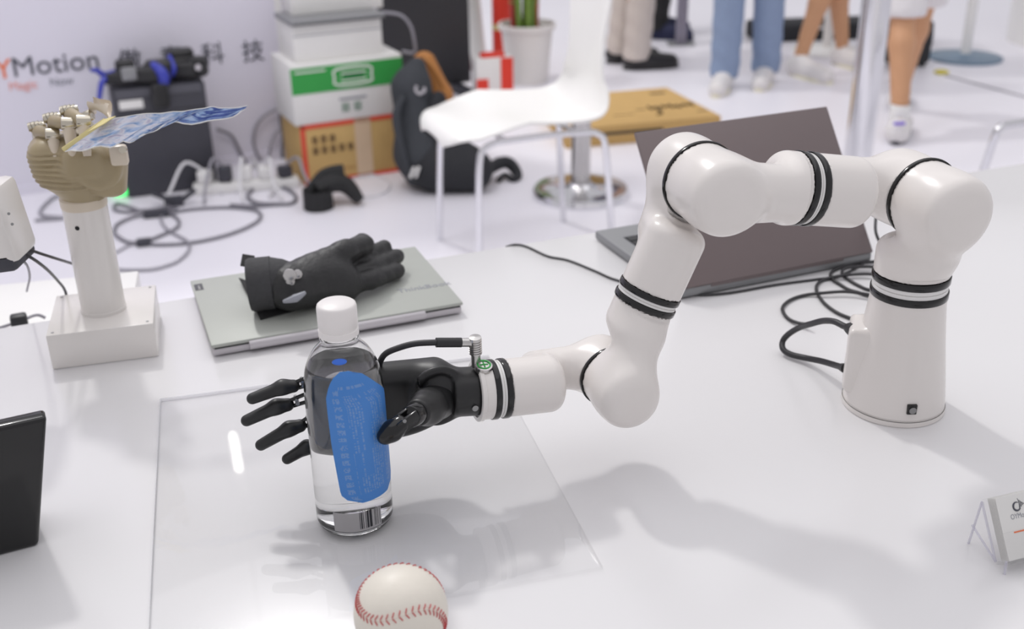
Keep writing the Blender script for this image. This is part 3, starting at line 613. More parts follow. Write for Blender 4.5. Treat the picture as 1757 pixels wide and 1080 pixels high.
# ------------------------------------------------------------------ cables on the counter
def tcable(name, pts, r, m, label, z=.0, group=None, smooth=5):
    P = [at_z(p[0], p[1], T+r+.0004+(p[2] if len(p) > 2 else z)) for p in pts]
    o = MB().tube(P, r, 10, smooth=smooth).build(name, m, None, P[len(P)//2]); return tag(o, label, 'cable', group)
tcable('laptop_cable', [(1490, 440, .004), (1482, 452), (1440, 474), (1405, 479), (1330, 489), (1250, 503), (1195, 506), (1150, 499), (1062, 482), (1020, 465), (975, 447), (940, 440), (905, 424), (885, 420), (868, 424, -.004)], .0017, M['cablek'], 'thin dark cable trailing across the counter past the dark laptop to the rear edge')
tcable('coiled_cable', [(1503, 372, .05), (1503, 400, .04), (1518, 432, .02), (1528, 446), (1500, 449), (1478, 451), (1456, 455), (1433, 463), (1425, 471), (1430, 481), (1441, 488), (1456, 497), (1473, 502), (1492, 507), (1530, 500, .003), (1540, 470, .003), (1500, 459, .004), (1478, 458, .004), (1458, 459, .004), (1446, 464, .002), (1446, 471), (1456, 480), (1473, 490), (1495, 498), (1535, 495, .003), (1545, 478, .005), (1497, 471, .004), (1469, 471, .003), (1439, 474, .003), (1414, 480), (1402, 489), (1402, 502), (1414, 520), (1435, 536), (1458, 546), (1483, 554), (1520, 552), (1535, 520, .002), (1490, 506, .004), (1452, 501, .004), (1414, 503, .003), (1380, 507), (1356, 515), (1343, 527), (1345, 538), (1354, 548), (1371, 555, .002), (1390, 557, .006)], .0022, M['cablek'], 'black cable coiled in loops on the counter between dark laptop and robot base')

# ------------------------------------------------------------------ stand with the beige prosthetic hand and paper fan
bx = [at_z(79, 577, T+.045), at_z(262.6, 555, T+.045), at_z(269, 488, T+.045), at_z(94, 508, T+.045)]; bc = sum(bx)/4; bw = nrm(bx[1]-bx[0]); bd = np.cross(zz, bw); RBx = np.stack([bw, bd, zz], 1)
sb = np.array([bc[0], bc[1], T]); hs = thing('hand_stand', sb, 'white pedestal stand carrying a beige prosthetic hand with metal joints', 'stand')
MB().box(sb+zz*.0225, (.122, .122, .045), RBx, .0015).build('plinth', M['cream'], hs)
for i in (-1, 1):
    for j in (-1, 1): MB().cyl(sb+zz*.0445+bw*i*.054+bd*j*.054, sb+zz*.0454+bw*i*.054+bd*j*.054, .0018, n=10).build('corner_screw', M['screw'], hs)
ca_ = at_z(176, 545, T+.045)+bd*.026; ca_[2] = T+.045; ctop = ca_+zz*.135
MB().lathe([(0, 0), (.0268, 0), (.0268, .004), (.0262, .0045), (.0258, .135), (.0235, .136), (0, .136)], ca_, I3, 48).build('column', M['cream'], hs)
d_ = nrm([-.12, -1, 0]); MB().cyl(ctop-zz*.019+d_*.0245, ctop-zz*.019+d_*.0262, .0028, n=12).build('set_screw', M['gloss'], hs)
MB().lathe([(.0, .0), (.0262, 0), (.0268, .003), (.0268, .011), (.024, .014), (0, .014)], ctop, I3, 40).build('collar', M['ivory'], hs)
YH = ctop[1]
def H(x, y, dy=0.): return at_y(x, y, YH+dy)
def f(P):
    a = s_cone(P, H(147, 335), H(132, 300, -.004), .024, .036); a = smin(.012, a, s_box(P, H(103, 272, .004), (.066, .062, .056), rotz(.35)@np.array(Euler((0, -.10, 0)).to_matrix()), .02))
    rid = .0012*np.sin(P[..., 2]*2*math.pi/.0058)*np.clip((H(128, 0)[0]-P[..., 0])/.012, 0, 1)*np.clip((P[..., 2]-H(0, 318)[2])/.004, 0, 1)*np.clip((H(0, 252)[2]-P[..., 2])/.004, 0, 1)
    c_ = s_cyl(P, H(183, 330, -.008), H(186, 256, -.008), .0225, .008); web = s_box(P, H(150, 275, -.012), (.05, .06, .04), rotz(.2), .014); rim = s_cyl(P, H(168, 288, -.032), H(172, 288, .0), .026, .008)
    return np.maximum(smin(.003, smin(.008, a+rid, web), c_, rim), ctop[2]+.010-P[..., 2])
pal = sdf_obj('prosthetic_palm', f, [H(35, 260)[0], YH-.09, ctop[2]-.005], [H(240, 260)[0], YH+.085, ctop[2]+.12], .0017, M['beige'], hs, ang=60)
MB().box(H(204, 266, -.030), (.020, .012, .024), rotz(.2), .004).build('thumb_mount', M['ivory'], pal)
MB().cyl(H(210, 257, -.040), H(212, 257, -.030), .0042, n=14).build('thumb_pin', M['brass'], pal)
FG = [((62, 218), (68, 232), (90, 231), (97, 272), .010), ((88, 203), (94, 214), (117, 212), (127, 276), -.004), ((117, 190), (123, 201), (143, 208), (150, 268), -.012)]
for i, (ka, kb_, kc, kd, dy) in enumerate(FG):
    a, b2, c2, d2 = H(*ka, dy+.012), H(*kb_, dy), H(*kc, dy-.024), H(*kd, dy-.034)
    kn = MB()
    for s_ in (-.009, -.003, .003, .009): kn.cyl(a+np.array([s_*.6-.001, s_*.4, .0]), a+np.array([s_*.6+.0022, s_*.4+.001, .001]), .0066-.0006*(abs(s_) > .005), n=14)
    kn.cyl(a+[-.008, -.004, -.001], a+[.009, .006, .001], .004, n=12); kn.cyl(a, a-zz*.022, .0062, n=12); kn.build('knuckle_joint', M['brass'], pal)
    MB().cyl(b2+(a-b2)*.4, c2, .0078, .0064, n=18, rnd=.002).build('finger_segment', M['beige'], pal)
    MB().cyl(c2+[-.007, -.003, .001], c2+[.007, .003, -.001], .0072, n=18, rnd=.001).build('finger_joint', M['brass'], pal)
    MB().tube([c2-zz*.004, (c2+d2)/2, d2], [.0072, .0062, .0042], 14, smooth=3).build('finger_tip', M['ivory'], pal)
# curled index beside the thumb and the thumb itself
def f(P): return smin(.006, s_cone(P, H(150, 205, .0), H(152, 178, -.006), .010, .0085), s_cone(P, H(153, 176, -.006), H(176, 178, -.022), .0085, .0075), s_cone(P, H(176, 178, -.022), H(193, 198, -.034), .0078, .0056))
sdf_obj('thumb', f, H(130, 220, -.06), H(215, 155, .03), .002, M['ivory'], pal)
MB().cyl(H(143, 203, -.016), H(158, 196, -.016), .0066, n=16, rnd=.001).build('thumb_joint', M['brass'], pal)
MB().cyl(H(134, 228, -.004), H(150, 214, -.012), .010, n=16, rnd=.002).build('inner_link', M['brass'], pal)
MB().cyl(H(84, 238, .012), H(104, 246, .0), .012, n=16, rnd=.003).build('inner_link', M['brass'], pal)

fan0, fan1 = H(108, 257, -.052), H(181, 206, -.040)
fn = thing('paper_fan', fan0, 'folded blue and white paper fan on a yellow stick held by the beige hand', 'paper fan')
fd = nrm(fan1-fan0); MB().box((fan0+fan1)/2, (.006, .005, np.linalg.norm(fan1-fan0)), frame(fd, [0, 1, 0]), .001).build('stick', M['yellow'], fn)
def fanmat():
    m = bpy.data.materials.new('fan_print'); m.use_nodes = True; nt = m.node_tree; b = nt.nodes['Principled BSDF']; b.inputs['Roughness'].default_value = .5
    uv = nt.nodes.new('ShaderNodeUVMap'); n = nt.nodes.new('ShaderNodeTexNoise'); n.inputs['Scale'].default_value = 5; n.inputs['Detail'].default_value = 6; n.inputs['Distortion'].default_value = 1.2
    mp = nt.nodes.new('ShaderNodeMapping'); mp.inputs['Scale'].default_value = (2.2, 1, 1); nt.links.new(uv.outputs[0], mp.inputs[0]); nt.links.new(mp.outputs[0], n.inputs['Vector'])
    sp = nt.nodes.new('ShaderNodeSeparateXYZ'); nt.links.new(uv.outputs[0], sp.inputs[0])
    ad = nt.nodes.new('ShaderNodeMath'); ad.operation = 'MULTIPLY_ADD'; ad.inputs[1].default_value = .30; nt.links.new(sp.outputs[0], ad.inputs[0]); nt.links.new(n.outputs['Fac'], ad.inputs[2])
    cr = nt.nodes.new('ShaderNodeValToRGB'); E = cr.color_ramp.elements; E[0].position = .36; E[0].color = (*lin((176, 172, 200)), 1); E[1].position = .80; E[1].color = (*lin((62, 84, 156)), 1)
    e = E.new(.5); e.color = (*lin((222, 222, 232)), 1); e = E.new(.68); e.color = (*lin((150, 178, 218)), 1); nt.links.new(ad.outputs[0], cr.inputs[0]); nt.links.new(cr.outputs[0], b.inputs['Base Color']); return m
top = [H(x, y, dy) for x, y, dy in ((181, 206, -.041), (235, 197, -.04), (290, 193, -.03), (330, 189, -.02), (362, 184, -.01), (392, 186, -.004), (424, 182, .0))]
lo_ = [H(x, y, dy) for x, y, dy in ((112, 260, -.055), (155, 255, -.062), (205, 247, -.06), (240, 236, -.05), (290, 213, -.034), (368, 208, -.016), (420, 190, .0))]
TU, LO = spline(top, 6), spline(lo_, 6); n = len(TU); rows = 6
Gd = np.array([[TU[i]*(1-j/rows)+LO[i]*(j/rows)+np.array([0, .0016*(-1)**(i//2), .0018*math.sin(i*1.1)])*min(1, i/4)*(.2+.8*j/rows) for j in range(rows+1)] for i in range(n)])
MB().grid(Gd, uv=True).grid((Gd+np.array([0, .0005, -.0004]))[:, ::-1], uv=True).build('folded_paper', fanmat(), fn, ang=20)
MB().tube([g[-1] for g in Gd], .0007, 6, smooth=1).tube([g[0] for g in Gd], .0005, 6, smooth=1).build('paper_edge', M['paper'], fn)
MB().hexa([H(150, 228, -.055), H(178, 214, -.055), H(199, 200, -.044), H(178, 206, -.042)]+[p+np.array([0, -.001, .001]) for p in (H(150, 228, -.055), H(178, 214, -.055), H(199, 200, -.044), H(178, 206, -.042))]).build('yellow_tab', M['yellow'], fn)

# ------------------------------------------------------------------ white gripper reaching in from the left
g0 = at_y(14, 395, 1.13); ge = thing('white_gripper', (g0[0]-.20, g0[1]+.06, T), 'white device arm with grey collar reaching in at the left edge', 'device')
pst = np.array([g0[0]-.20, g0[1]+.06, T])
MB().lathe([(0, 0), (.06, 0), (.06, .012), (.022, .016), (.020, .19), (0, .19)], pst, I3, 32).build('post', M['cream'], ge)
ax = nrm(at_y(30, 425, 1.13)-at_y(2, 345, 1.13)); RG = frame(ax, [0, 1, 0])
MB().box(at_y(-12, 380, 1.14), (.06, .055, .085), RG, .008).build('housing', M['cream'], ge)
MB().box(at_y(1, 438, 1.14), (.060, .055, .024), RG, .006).build('collar', M['dark'], ge)
MB().tube([pst+zz*.18, (pst+zz*.21+at_y(-14, 350, 1.14))/2, at_y(-14, 350, 1.14)], .02, 16).build('link', M['cream'], ge)
for x, y in ((15, 367), (21, 385)): MB().cyl(at_y(x, y, 1.108), at_y(x, y, 1.116), .0016, n=10).build('case_screw', M['screw'], ge)
lead = [[(36, 422, 1.14), (60, 432, 1.16), (90, 442, 1.2), (122, 452, 1.28), (150, 462, 1.34)], [(36, 434, 1.14), (56, 444, 1.15), (80, 462, 1.20), (100, 483, 1.28), (112, 500, 1.32), (118, 530, 1.33)], [(30, 440, 1.14), (46, 455, 1.16), (51, 475, 1.22), (48, 491, 1.3), (46, 500, 1.36)]]
for i, L_ in enumerate(lead): MB().tube([at_y(*p) for p in L_], .0018 if i < 2 else .0014, 8).build('lead', M['cablek'] if i < 2 else M['cable'], ge)
# clip on the low side table
pc_ = at_z(33, 552, .712); cl = thing('black_clip', pc_*np.array([1, 1, 0])+zz*.70, 'small black clip with a curved wire lying behind the counter edge at left', 'clip')
MB().box(pc_, (.022, .018, .022), rotz(.4), .004).build('clip_body', M['rubber'], cl)
MB().tube([pc_+[-.035, -.01, -.008], pc_, at_z(62, 541, .712), at_z(78, 546, .706)], .0022, 8).build('wire', M['cable'], cl)

# ------------------------------------------------------------------ things on the booth floor
def fbox(pl, pr, z0, h, depth):
    a, c = at_z(*pl, z0), at_z(*pr, z0); d = nrm(c-a); back = np.cross(zz, d); L = np.linalg.norm(c-a)
    return dict(a=a, d=d, b=back, L=L, h=h, dep=depth, c=(a+c)/2+back*depth/2+zz*h/2, R=np.stack([d, back, zz], 1), base=(a+c)/2+back*depth/2)
def face(q, s, t, out=.0015):      # point on the front face: s along, t up (0..1)
    return q['a']+q['d']*q['L']*s+zz*q['h']*t-q['b']*out
RF = lambda q: np.stack([q['d'], zz, -q['b']], 1)

q = fbox((221, 341), (375, 321), 0, .415, .27)
cb_ = thing('charcoal_cabinet', q['base'], 'charcoal grey low cabinet by the wall with a pale label', 'cabinet')
MB().box(q['c'], (q['L'], q['dep'], q['h']), q['R'], .008).build('body', M['dark'], cb_)
MB().box(face(q, .5, .955), (q['L']-.03, .03, .003), RF(q)).build('top_rail', mat('charcoal_light', (84, 84, 92), .5), cb_)
MB().box(face(q, .19, .86), (.085, .032, .003), RF(q)).build('label_plate', M['paper'], cb_)
MB().box(face(q, .5, .78, .001), (q['L']-.02, .003, .002), RF(q)).build('drawer_seam', M['gloss'], cb_)
zt = .415
def C(s, t, z): return q['a']+q['d']*q['L']*s+q['b']*q['dep']*t+zz*(zt+(z*.72+.012 if z > 0 else z))
def lump(name, label, parts, m, group=None, extra=None):
    cs = np.array([p[0] for p in parts]); rs = np.array([p[1] for p in parts])*[1, 1, .75]
    def f(P): return smin(.012, *[s_box(P, c_, r_*2, rotz(.4*k), min(r_)*.55) for k, (c_, r_) in enumerate(zip(cs, rs))])
    loc = cs.mean(0)*[1, 1, 0]+zz*zt
    t_ = thing(name, loc, label, 'gadget', group)
    sdf_obj('casing', f, (cs-rs).min(0)-.03, (cs+rs).max(0)+.03, .006, m, t_, ang=60); return t_
g_ = 'black wearable gadgets heaped on the charcoal cabinet'
t_ = lump('armband_device', 'black armband with blue straps at the left end of the cabinet heap', [(C(.1, .2, .03), (.045, .035, .028)), (C(.2, .3, .06), (.035, .03, .05))], M['black'], g_)
MB().tube([C(.12, .3, .05), C(-.03, .2, .05), C(-.1, .15, .08), C(-.16, .1, .085)], [.014, .012, .010, .006], 8).build('blue_strap', M['blue'], t_)
MB().tube([C(.02, .2, .05), C(-.07, .1, .02), C(-.13, .02, -.03)], [.012, .011, .008], 8).build('blue_strap', M['blue'], t_)
MB().box(C(.22, .05, .055), (.055, .02, .05), q['R'], .008).build('grey_panel', M['grey'], t_)
t_ = lump('armband_device', 'black armband with a blue band hanging over the cabinet front', [(C(.42, .15, .035), (.055, .04, .035)), (C(.55, .2, .05), (.05, .04, .05)), (C(.5, -.11, -.03), (.03, .016, .06))], M['black'], g_)
MB().tube([C(.48, .1, .09), C(.55, -.04, .06), C(.57, -.06, .02), C(.52, -.05, -.01)], [.012, .02, .022, .012], 10).build('blue_band', M['blue'], t_)
MB().tube([C(.66, .1, .02), C(.70, .05, .06), C(.68, .25, .11)], .009, 8).build('blue_strap', M['blue'], t_)
t_ = lump('armband_device', 'blocky black device topmost on the right half of the cabinet heap', [(C(.80, .25, .04), (.06, .045, .04)), (C(.82, .4, .09), (.045, .03, .045))], M['black'], g_)
t_ = lump('armband_device', 'small black device with a pale round spot at the right end of the heap', [(C(.97, .2, .05), (.035, .03, .05))], M['black'], g_)
MB().cyl(C(.955, .02, .06), C(.95, -.03, .06), .011, n=16).build('pale_spot', M['silver2'], t_)
# green lamp
gp = at_z(208, 338, 0); gt = thing('green_lamp', gp, 'small glowing green lamp on the floor at the cabinet corner', 'lamp')
MB().lathe([(0, 0), (.022, 0), (.022, .008), (0, .008)], gp, I3, 20).build('lamp_base', M['white2'], gt)
MB().lathe([(0, .008), (.024, .008), (.027, .02), (.022, .036), (.011, .045), (0, .047)], gp, I3, 20).build('glowing_dome', M['led'], gt)

# stacked cartons
q1_ = fbox((524, 319), (695, 292), 0, .238, .27)
t_ = thing('brown_carton', q1_['base'], 'brown carton with red edges at the bottom of the box stack', 'box')
MB().box(q1_['c'], (q1_['L'], q1_['dep'], q1_['h']), q1_['R'], .004).build('carton_body', M['carton'], t_)
for s_, t__, w_, h__ in ((.5, .965, 1, .07), (.5, .03, 1, .06), (.022, .5, .045, 1)): MB().box(face(q1_, s_, t__), (q1_['L']*w_, q1_['h']*h__, .002), RF(q1_)).build('red_border', M['red'], t_)
MB().box(face(q1_, .60, .5, .002), (q1_['L']*.16, q1_['h'], .001), RF(q1_)).build('packing_tape', M['tape'], t_)
pbr = mat('print_brown', (110, 84, 60), .7)
for j, n_ in ((.74, 3), (.56, 5)):
    for k in range(n_):
        gb = MB(); o_ = face(q1_, .13+k*.085, j, .003); q_ = RF(q1_)
        for e in range(4): gb.box(o_+q_@np.array([0, -.012+e*.008, 0]), (.024-.006*((e+k) % 2), .0035, .001), q_)
        for e in (-.008, .006): gb.box(o_+q_@np.array([e, 0, 0]), (.0035, .026, .001), q_)
        gb.build('print_block', pbr, t_, smooth=False)
MB().box(face(q1_, .3, .2, .002), (q1_['L']*.4, .003, .001), RF(q1_)).build('print_line', mat('print_line', (170, 120, 70), .7), t_)
zb = q1_['h']
def onf(x, y, back=0.):            # point of a stack's front plane (or one set back from it) seen at x, y
    d = ray(x, y); n_ = q1_['b']; return CO+d*(((q1_['a']+n_*back-CO)@n_)/(d@n_))
def sbox(pl, pr, z0, ztop, depth, back):
    a, c = onf(*pl, back), onf(*pr, back); d = q1_['d']; L = (c-a)@d; a = np.array([a[0], a[1], z0]); h = ztop-z0; b_ = q1_['b']
    return dict(a=a, d=d, b=b_, L=L, h=h, dep=depth, c=a+d*L/2+b_*depth/2+zz*h/2, R=q1_['R'], base=a+d*L/2+b_*depth/2)
z2 = onf(497, 113)[2]; z3 = onf(503, 46, .02)[2]
q2_ = sbox((500, 150), (692, 150), zb, z2, .27, 0)
t_ = thing('green_white_carton', q2_['base'], 'white carton with a broad green stripe on top of the brown carton', 'box')
MB().box(q2_['c'], (q2_['L'], q2_['dep'], q2_['h']), q2_['R'], .004).build('carton_body', M['paper'], t_)
MB().box(face(q2_, .5, .725), (q2_['L'], q2_['h']*.42, .002), RF(q2_)).build('green_stripe', M['green'], t_)
bb = MB()
lg = [(.4, .60), (.69, .60), (.71, .72), (.69, .86), (.4, .86), (.38, .72)]
bb.tube([face(q2_, s_, t__, .003) for s_, t__ in lg], .0045, 6, closed=True, smooth=3); bb.tube([face(q2_, s_, t__, .003) for s_, t__ in [(.44, .66), (.66, .66), (.66, .78), (.44, .78)]], .003, 6, closed=True, smooth=1); bb.build('logo_outline', M['paper'], t_)
for k in range(3): MB().box(face(q2_, .55, .70+k*.028, .003), (.08, .0035, .001), RF(q2_)).build('logo_line', mat('logo_green', (30, 110, 60), .6), t_)
MB().box(face(q2_, .17, .87, .003), (.12, .006, .001), RF(q2_)).build('print_line', M['paper'], t_)
pgr = mat('print_green', (120, 150, 130), .7)
for k in range(2):
    gb = MB(); o_ = face(q2_, .46+k*.11, .22, .003); q_ = RF(q2_)
    for e in range(4): gb.box(o_+q_@np.array([0, -.014+e*.009, 0]), (.032-.008*((e+k) % 2), .004, .001), q_)
    for e in (-.012, .008): gb.box(o_+q_@np.array([e, 0, 0]), (.004, .032, .001), q_)
    gb.build('print_block', pgr, t_, smooth=False)
MB().box(face(q2_, .53, .36, .002), (.11, .008, .001), RF(q2_)).build('print_line', M['ink2'], t_)
q3_ = sbox((504, 80), (657, 80), z2, z3, .20, .03)
t_ = thing('white_box', q3_['base'], 'plain white box stacked on the green striped carton under a grey slab', 'box')
MB().box(q3_['c'], (q3_['L'], q3_['dep'], q3_['h']), q3_['R'], .004).build('box_body', M['paper'], t_); MB().box(face(q3_, .5, .72, .0008), (q3_['L'], .003, .001), RF(q3_)).build('lid_seam', M['ink2'], t_)
q4_ = sbox((500, 46), (661, 30), z3, z3+.02, .24, .01)
t_ = thing('grey_console', q4_['base'], 'slim grey console slab on top of the white box', 'console')
MB().box(q4_['c'], (q4_['L'], q4_['dep'], q4_['h']), q4_['R'], .005).build('console_body', M['grey'], t_); MB().box(face(q4_, .5, .3, .0005), (q4_['L']*.96, .004, .001), RF(q4_)).build('seam', M['gloss'], t_)
q5_ = sbox((500, 17), (657, 3), z3+.02, z3+.20, .12, .13)
t_ = thing('white_box', q5_['base'], 'white box on top of the grey console slab, topmost of the stack', 'box')
MB().box(q5_['c'], (q5_['L'], q5_['dep'], q5_['h']), q5_['R'], .004).build('box_body', M['paper'], t_); MB().box(face(q5_, .5, .8, .0008), (q5_['L'], .003, .001), RF(q5_)).build('lid_seam', M['ink2'], t_)
e_ = q4_['a']+q4_['d']*q4_['L']+zz*.01+q4_['b']*.08; Yc = e_[1]
tag(MB().tube([e_, at_y(685, 25, Yc), at_y(703, 42, Yc+.01), at_y(710, 66, Yc+.02), at_y(711, 90, Yc+.04), at_y(690, 88, Yc+.05)], .006, 8).build('console_cable', M['cable'], None, tuple(e_)), 'grey cable arching from the grey slab down toward the backpack', 'cable')

# black panel behind
pr_ = at_z(806, 152, 0); pd = WD; c = pr_-pd*.30
t_ = thing('display_board', c, 'tall black board standing behind the box stack and backpack', 'panel')
Rp_ = np.stack([pd, [0, 0, 1.], WN], 1)
MB().box(c+zz*.62, (.60, 1.16, .05), Rp_, .006).build('board', mat('panel_black', (44, 44, 48), .55, var=.04), t_)
for i in (-.22, .22): MB().box(c+pd*i+zz*.02, (.06, .04, .3), Rp_, .004).build('foot', M['dark'], t_)

# backpack
bp0 = at_z(752, 330, 0); Yb = bp0[1]+.06
def Q(x, y, dy=0): return at_y(x, y, Yb+dy)
bk_ = thing('backpack', np.array([bp0[0], Yb, 0]), 'slumped dark grey backpack leaning on the cartons under the white chair', 'backpack')
def f(P):
    d = smin(.05, s_cone(P, Q(722, 265), Q(706, 150, .06), .092, .072), s_cone(P, Q(722, 265), Q(728, 300), .095, .07), s_cone(P, Q(706, 150, .06), Q(716, 112, .08), .06, .03))
    return d
sdf_obj('main_body', f, Q(650, 345, -.2), Q(790, 70, .25)+np.array([.05, 0, .05]), .011, M['bag'], bk_)
def f(P): return np.maximum(smin(.05, s_cone(P, Q(745, 285, -.03), Q(808, 292, -.04), .10, .085), s_cone(P, Q(760, 240, 0), Q(790, 270, 0), .055, .06), s_cone(P, Q(740, 215, -.02), Q(752, 170, .02), .045, .03)), .004-P[..., 2])
sdf_obj('front_pocket', f, Q(680, 360, -.25), Q(880, 120, .2)+np.array([.05, 0, .05]), .011, M['bagb'], bk_)
for k, (p_, s__) in enumerate((((704, 297), (711, 287)), ((713, 296), (719, 286)))): MB().tube([Q(p_[0], p_[1]+8, -.125), Q(p_[0]+3, p_[1], -.13), Q(s__[0], s__[1], -.128)], .006, 6).build('white_mark', M['paper'], bk_)
MB().tube([Q(715, 147, -.01), Q(713, 155, -.015), Q(720, 161, -.018), Q(728, 156, -.018), Q(727, 150, -.015)], .006, 6).build('ring_mark', M['silver2'], bk_)
MB().tube([Q(693, 165, -.03), Q(680, 195, -.06), Q(686, 240, -.09), Q(700, 290, -.11)], [.012, .016, .016, .012], 8).build('shoulder_strap', M['bag'], bk_)
sp_ = [at_z(x, y, z) for x, y, z in ((832, 296, .05), (858, 280, .06), (876, 282, .05), (888, 300, .015), (880, 308, .012), (866, 300, .02), (855, 310, .012))]
MB().tube(sp_, [.02, .026, .024, .02, .012, .01, .01], 8).build('hanging_strap', M['bagb'], bk_)
tn = thing('tan_bag', np.array([Q(740, 300)[0]+.12, Yb+.24, 0]), 'tan brown flap bag standing behind the backpack', 'bag')
def f(P): return smin(.02, s_cone(P, Q(728, 108, .2), Q(752, 165, .22), .045, .055), s_cone(P, Q(752, 165, .22), Q(745, 268, .22), .055, .08))
sdf_obj('bag_body', f, Q(700, 330, .0), Q(840, 60, .42)+np.array([.05, 0, .05]), .012, M['tan'], tn)
MB().tube([Q(725, 95, .17), Q(745, 118, .14), Q(762, 150, .13)], .008, 6).build('flap_edge', M['tan'], tn)

# black strap pieces on the floor
s0_ = at_z(545, 362, 0); t_ = thing('strap_cuff', s0_, 'black curled strap cuff lying on the floor before the brown carton', 'cuff')
MB().lathe([(.048, 0), (.056, .002), (.054, .075), (.047, .07)], s0_+[0, .03, 0], I3, 24, close=True).build('cuff_ring', M['cloth'], t_)
MB().tube([s0_+[.0, .03, .07], s0_+[.05, .06, .085], s0_+[.10, .08, .07], s0_+[.15, .05, .02]], [.03, .035, .034, .02], 8).build('strap', M['cloth'], t_)
MB().tube([s0_+[-.04, .05, .05], s0_+[.02, .1, .1], s0_+[.09, .12, .11]], [.02, .03, .03], 8).build('strap', M['cloth'], t_)

# white chair
cf, cs_ = nrm([-.93, -.36, 0]), nrm([-.36, .93, 0])        # forward, to the far side
rr = at_z(967, 380, 0); cwid, cdep = .40, .46
ch = thing('white_chair', rr-cs_*cwid/2+cf*cdep/2, 'white moulded plastic chair with slim chrome legs behind the counter', 'chair')
fh = .43
feet = dict(fr=rr, nr=rr-cs_*cwid, ff=rr+cf*cdep, nf=rr+cf*cdep-cs_*cwid)
def CP(f_, s_, z): return rr-cs_*cwid/2+cs_*s_+cf*f_+zz*z
for s_ in (1, -1):
    pts = [CP(.0, s_*.20, .0), CP(.015, s_*.19, .2), CP(.03, s_*.182, fh-.05), CP(.05, s_*.178, fh-.012), CP(.085, s_*.175, fh), CP(.23, s_*.172, fh+.004), CP(.385, s_*.175, fh+.004), CP(.425, s_*.178, fh-.01), CP(.445, s_*.182, fh-.05), CP(.455, s_*.19, .2), CP(.46, s_*.20, 0)]
    MB().tube(pts[:5], .0105, 12).build('leg', M['chrome'], ch); MB().tube(pts[6:], .0105, 12).build('leg', M['chrome'], ch); MB().tube(pts[4:7], .0105, 12).build('side_rail', M['chrome'], ch)
for f_ in (.12, .35): MB().tube([CP(f_, .175, fh+.003), CP(f_, 0, fh-.006), CP(f_, -.175, fh+.003)], .008, 10).build('cross_rail', M['chrome'], ch)
prof = [(.535, .000, .10), (.522, .018, .150), (.495, .032, .185), (.44, .036, .208), (.33, .030, .222), (.20, .016, .222), (.09, .012, .212), (.035, .03, .195), (.0, .09, .165), (-.012, .17, .125), (-.020, .27, .125), (-.030, .38, .145), (-.038, .47, .155), (-.042, .52, .145), (-.043, .54, .115)]
pp = spline(np.array(prof), 4); nu = 18
def shell(off):
    rows_ = []
    for i in range(len(pp)):
        t_ = pp[min(i+1, len(pp)-1)]-pp[max(i-1, 0)]; nn = nrm(np.array([-t_[1], t_[0]])) if np.hypot(t_[0], t_[1]) > 1e-6 else np.array([0, 1.])
        nn = -nn if False else nn; row = []
        for j in range(nu+1):
            s_ = -1+2*j/nu; back_ = np.clip((pp[i][1]-.03)/.1, 0, 1); fr_ = np.clip((pp[i][0]-.3)/.15, 0, 1)
            lift = (1-fr_)*.028*abs(s_)**2.2*(1-back_); fwd = .035*back_*abs(s_)**2
            row.append(CP(pp[i][0]+fwd+nn[0]*off, s_*pp[i][2], fh+.012+pp[i][1]+lift+nn[1]*off-.018*fr_*abs(s_)**3))
        rows_.append(row)
    return rows_
A_ = shell(0); B_ = [[p-zz*.009*(1-k_)-cf*.009*k_ for p in row] for row, k_ in zip(A_, [float(np.clip((q_[1]-.02)/.08, 0, 1)) for q_ in pp])]
b = MB(); b.grid(A_); b.grid(B_, flip=True); na, nb = len(A_), nu+1; o2 = na*nb
rim = [i*nb for i in range(na)]+[(na-1)*nb+j for j in range(1, nb)]+[i*nb+nb-1 for i in range(na-2, -1, -1)]+[j for j in range(nb-2, 0, -1)]
for k in range(len(rim)): i, j = rim[k], rim[(k+1) % len(rim)]; b.f.append((i, j, j+o2, i+o2)); b.m.append(0)
b.build('seat_shell', mat('chair_white', (240, 239, 236), .3, var=.01), ch, ang=50)

# pedestal tables: chrome pole and disc base
def pedestal(px, py, r, rp, label, zt_=1.06, rt=.3):
    p = at_z(px, py, 0); t_ = thing('pedestal_table', p, label, 'table')
    MB().lathe([(0, 0), (r, 0), (r, .022), (r-.006, .030), (rp+.02, .036), (rp+.004, .05), (0, .05)], p, I3, 64).build('disc_base', M['chrome'], t_)
    MB().cyl(p+zz*.045, p+zz*zt_, rp, n=32).build('pole', M['steel'] if rp < .045 else M['chrome'], t_); MB().cyl(p+zz*zt_, p+zz*(zt_+.025), rt, n=48, rnd=.004).build('tabletop', M['white2'], t_); return t_
pedestal(996, 334, .180, .036, 'round bar table on a chrome pole with mirror disc base behind the white chair')
pedestal(1466, 318, .21, .052, 'tall table on the thick chrome pole rising behind the dark laptop', 1.5, .34)

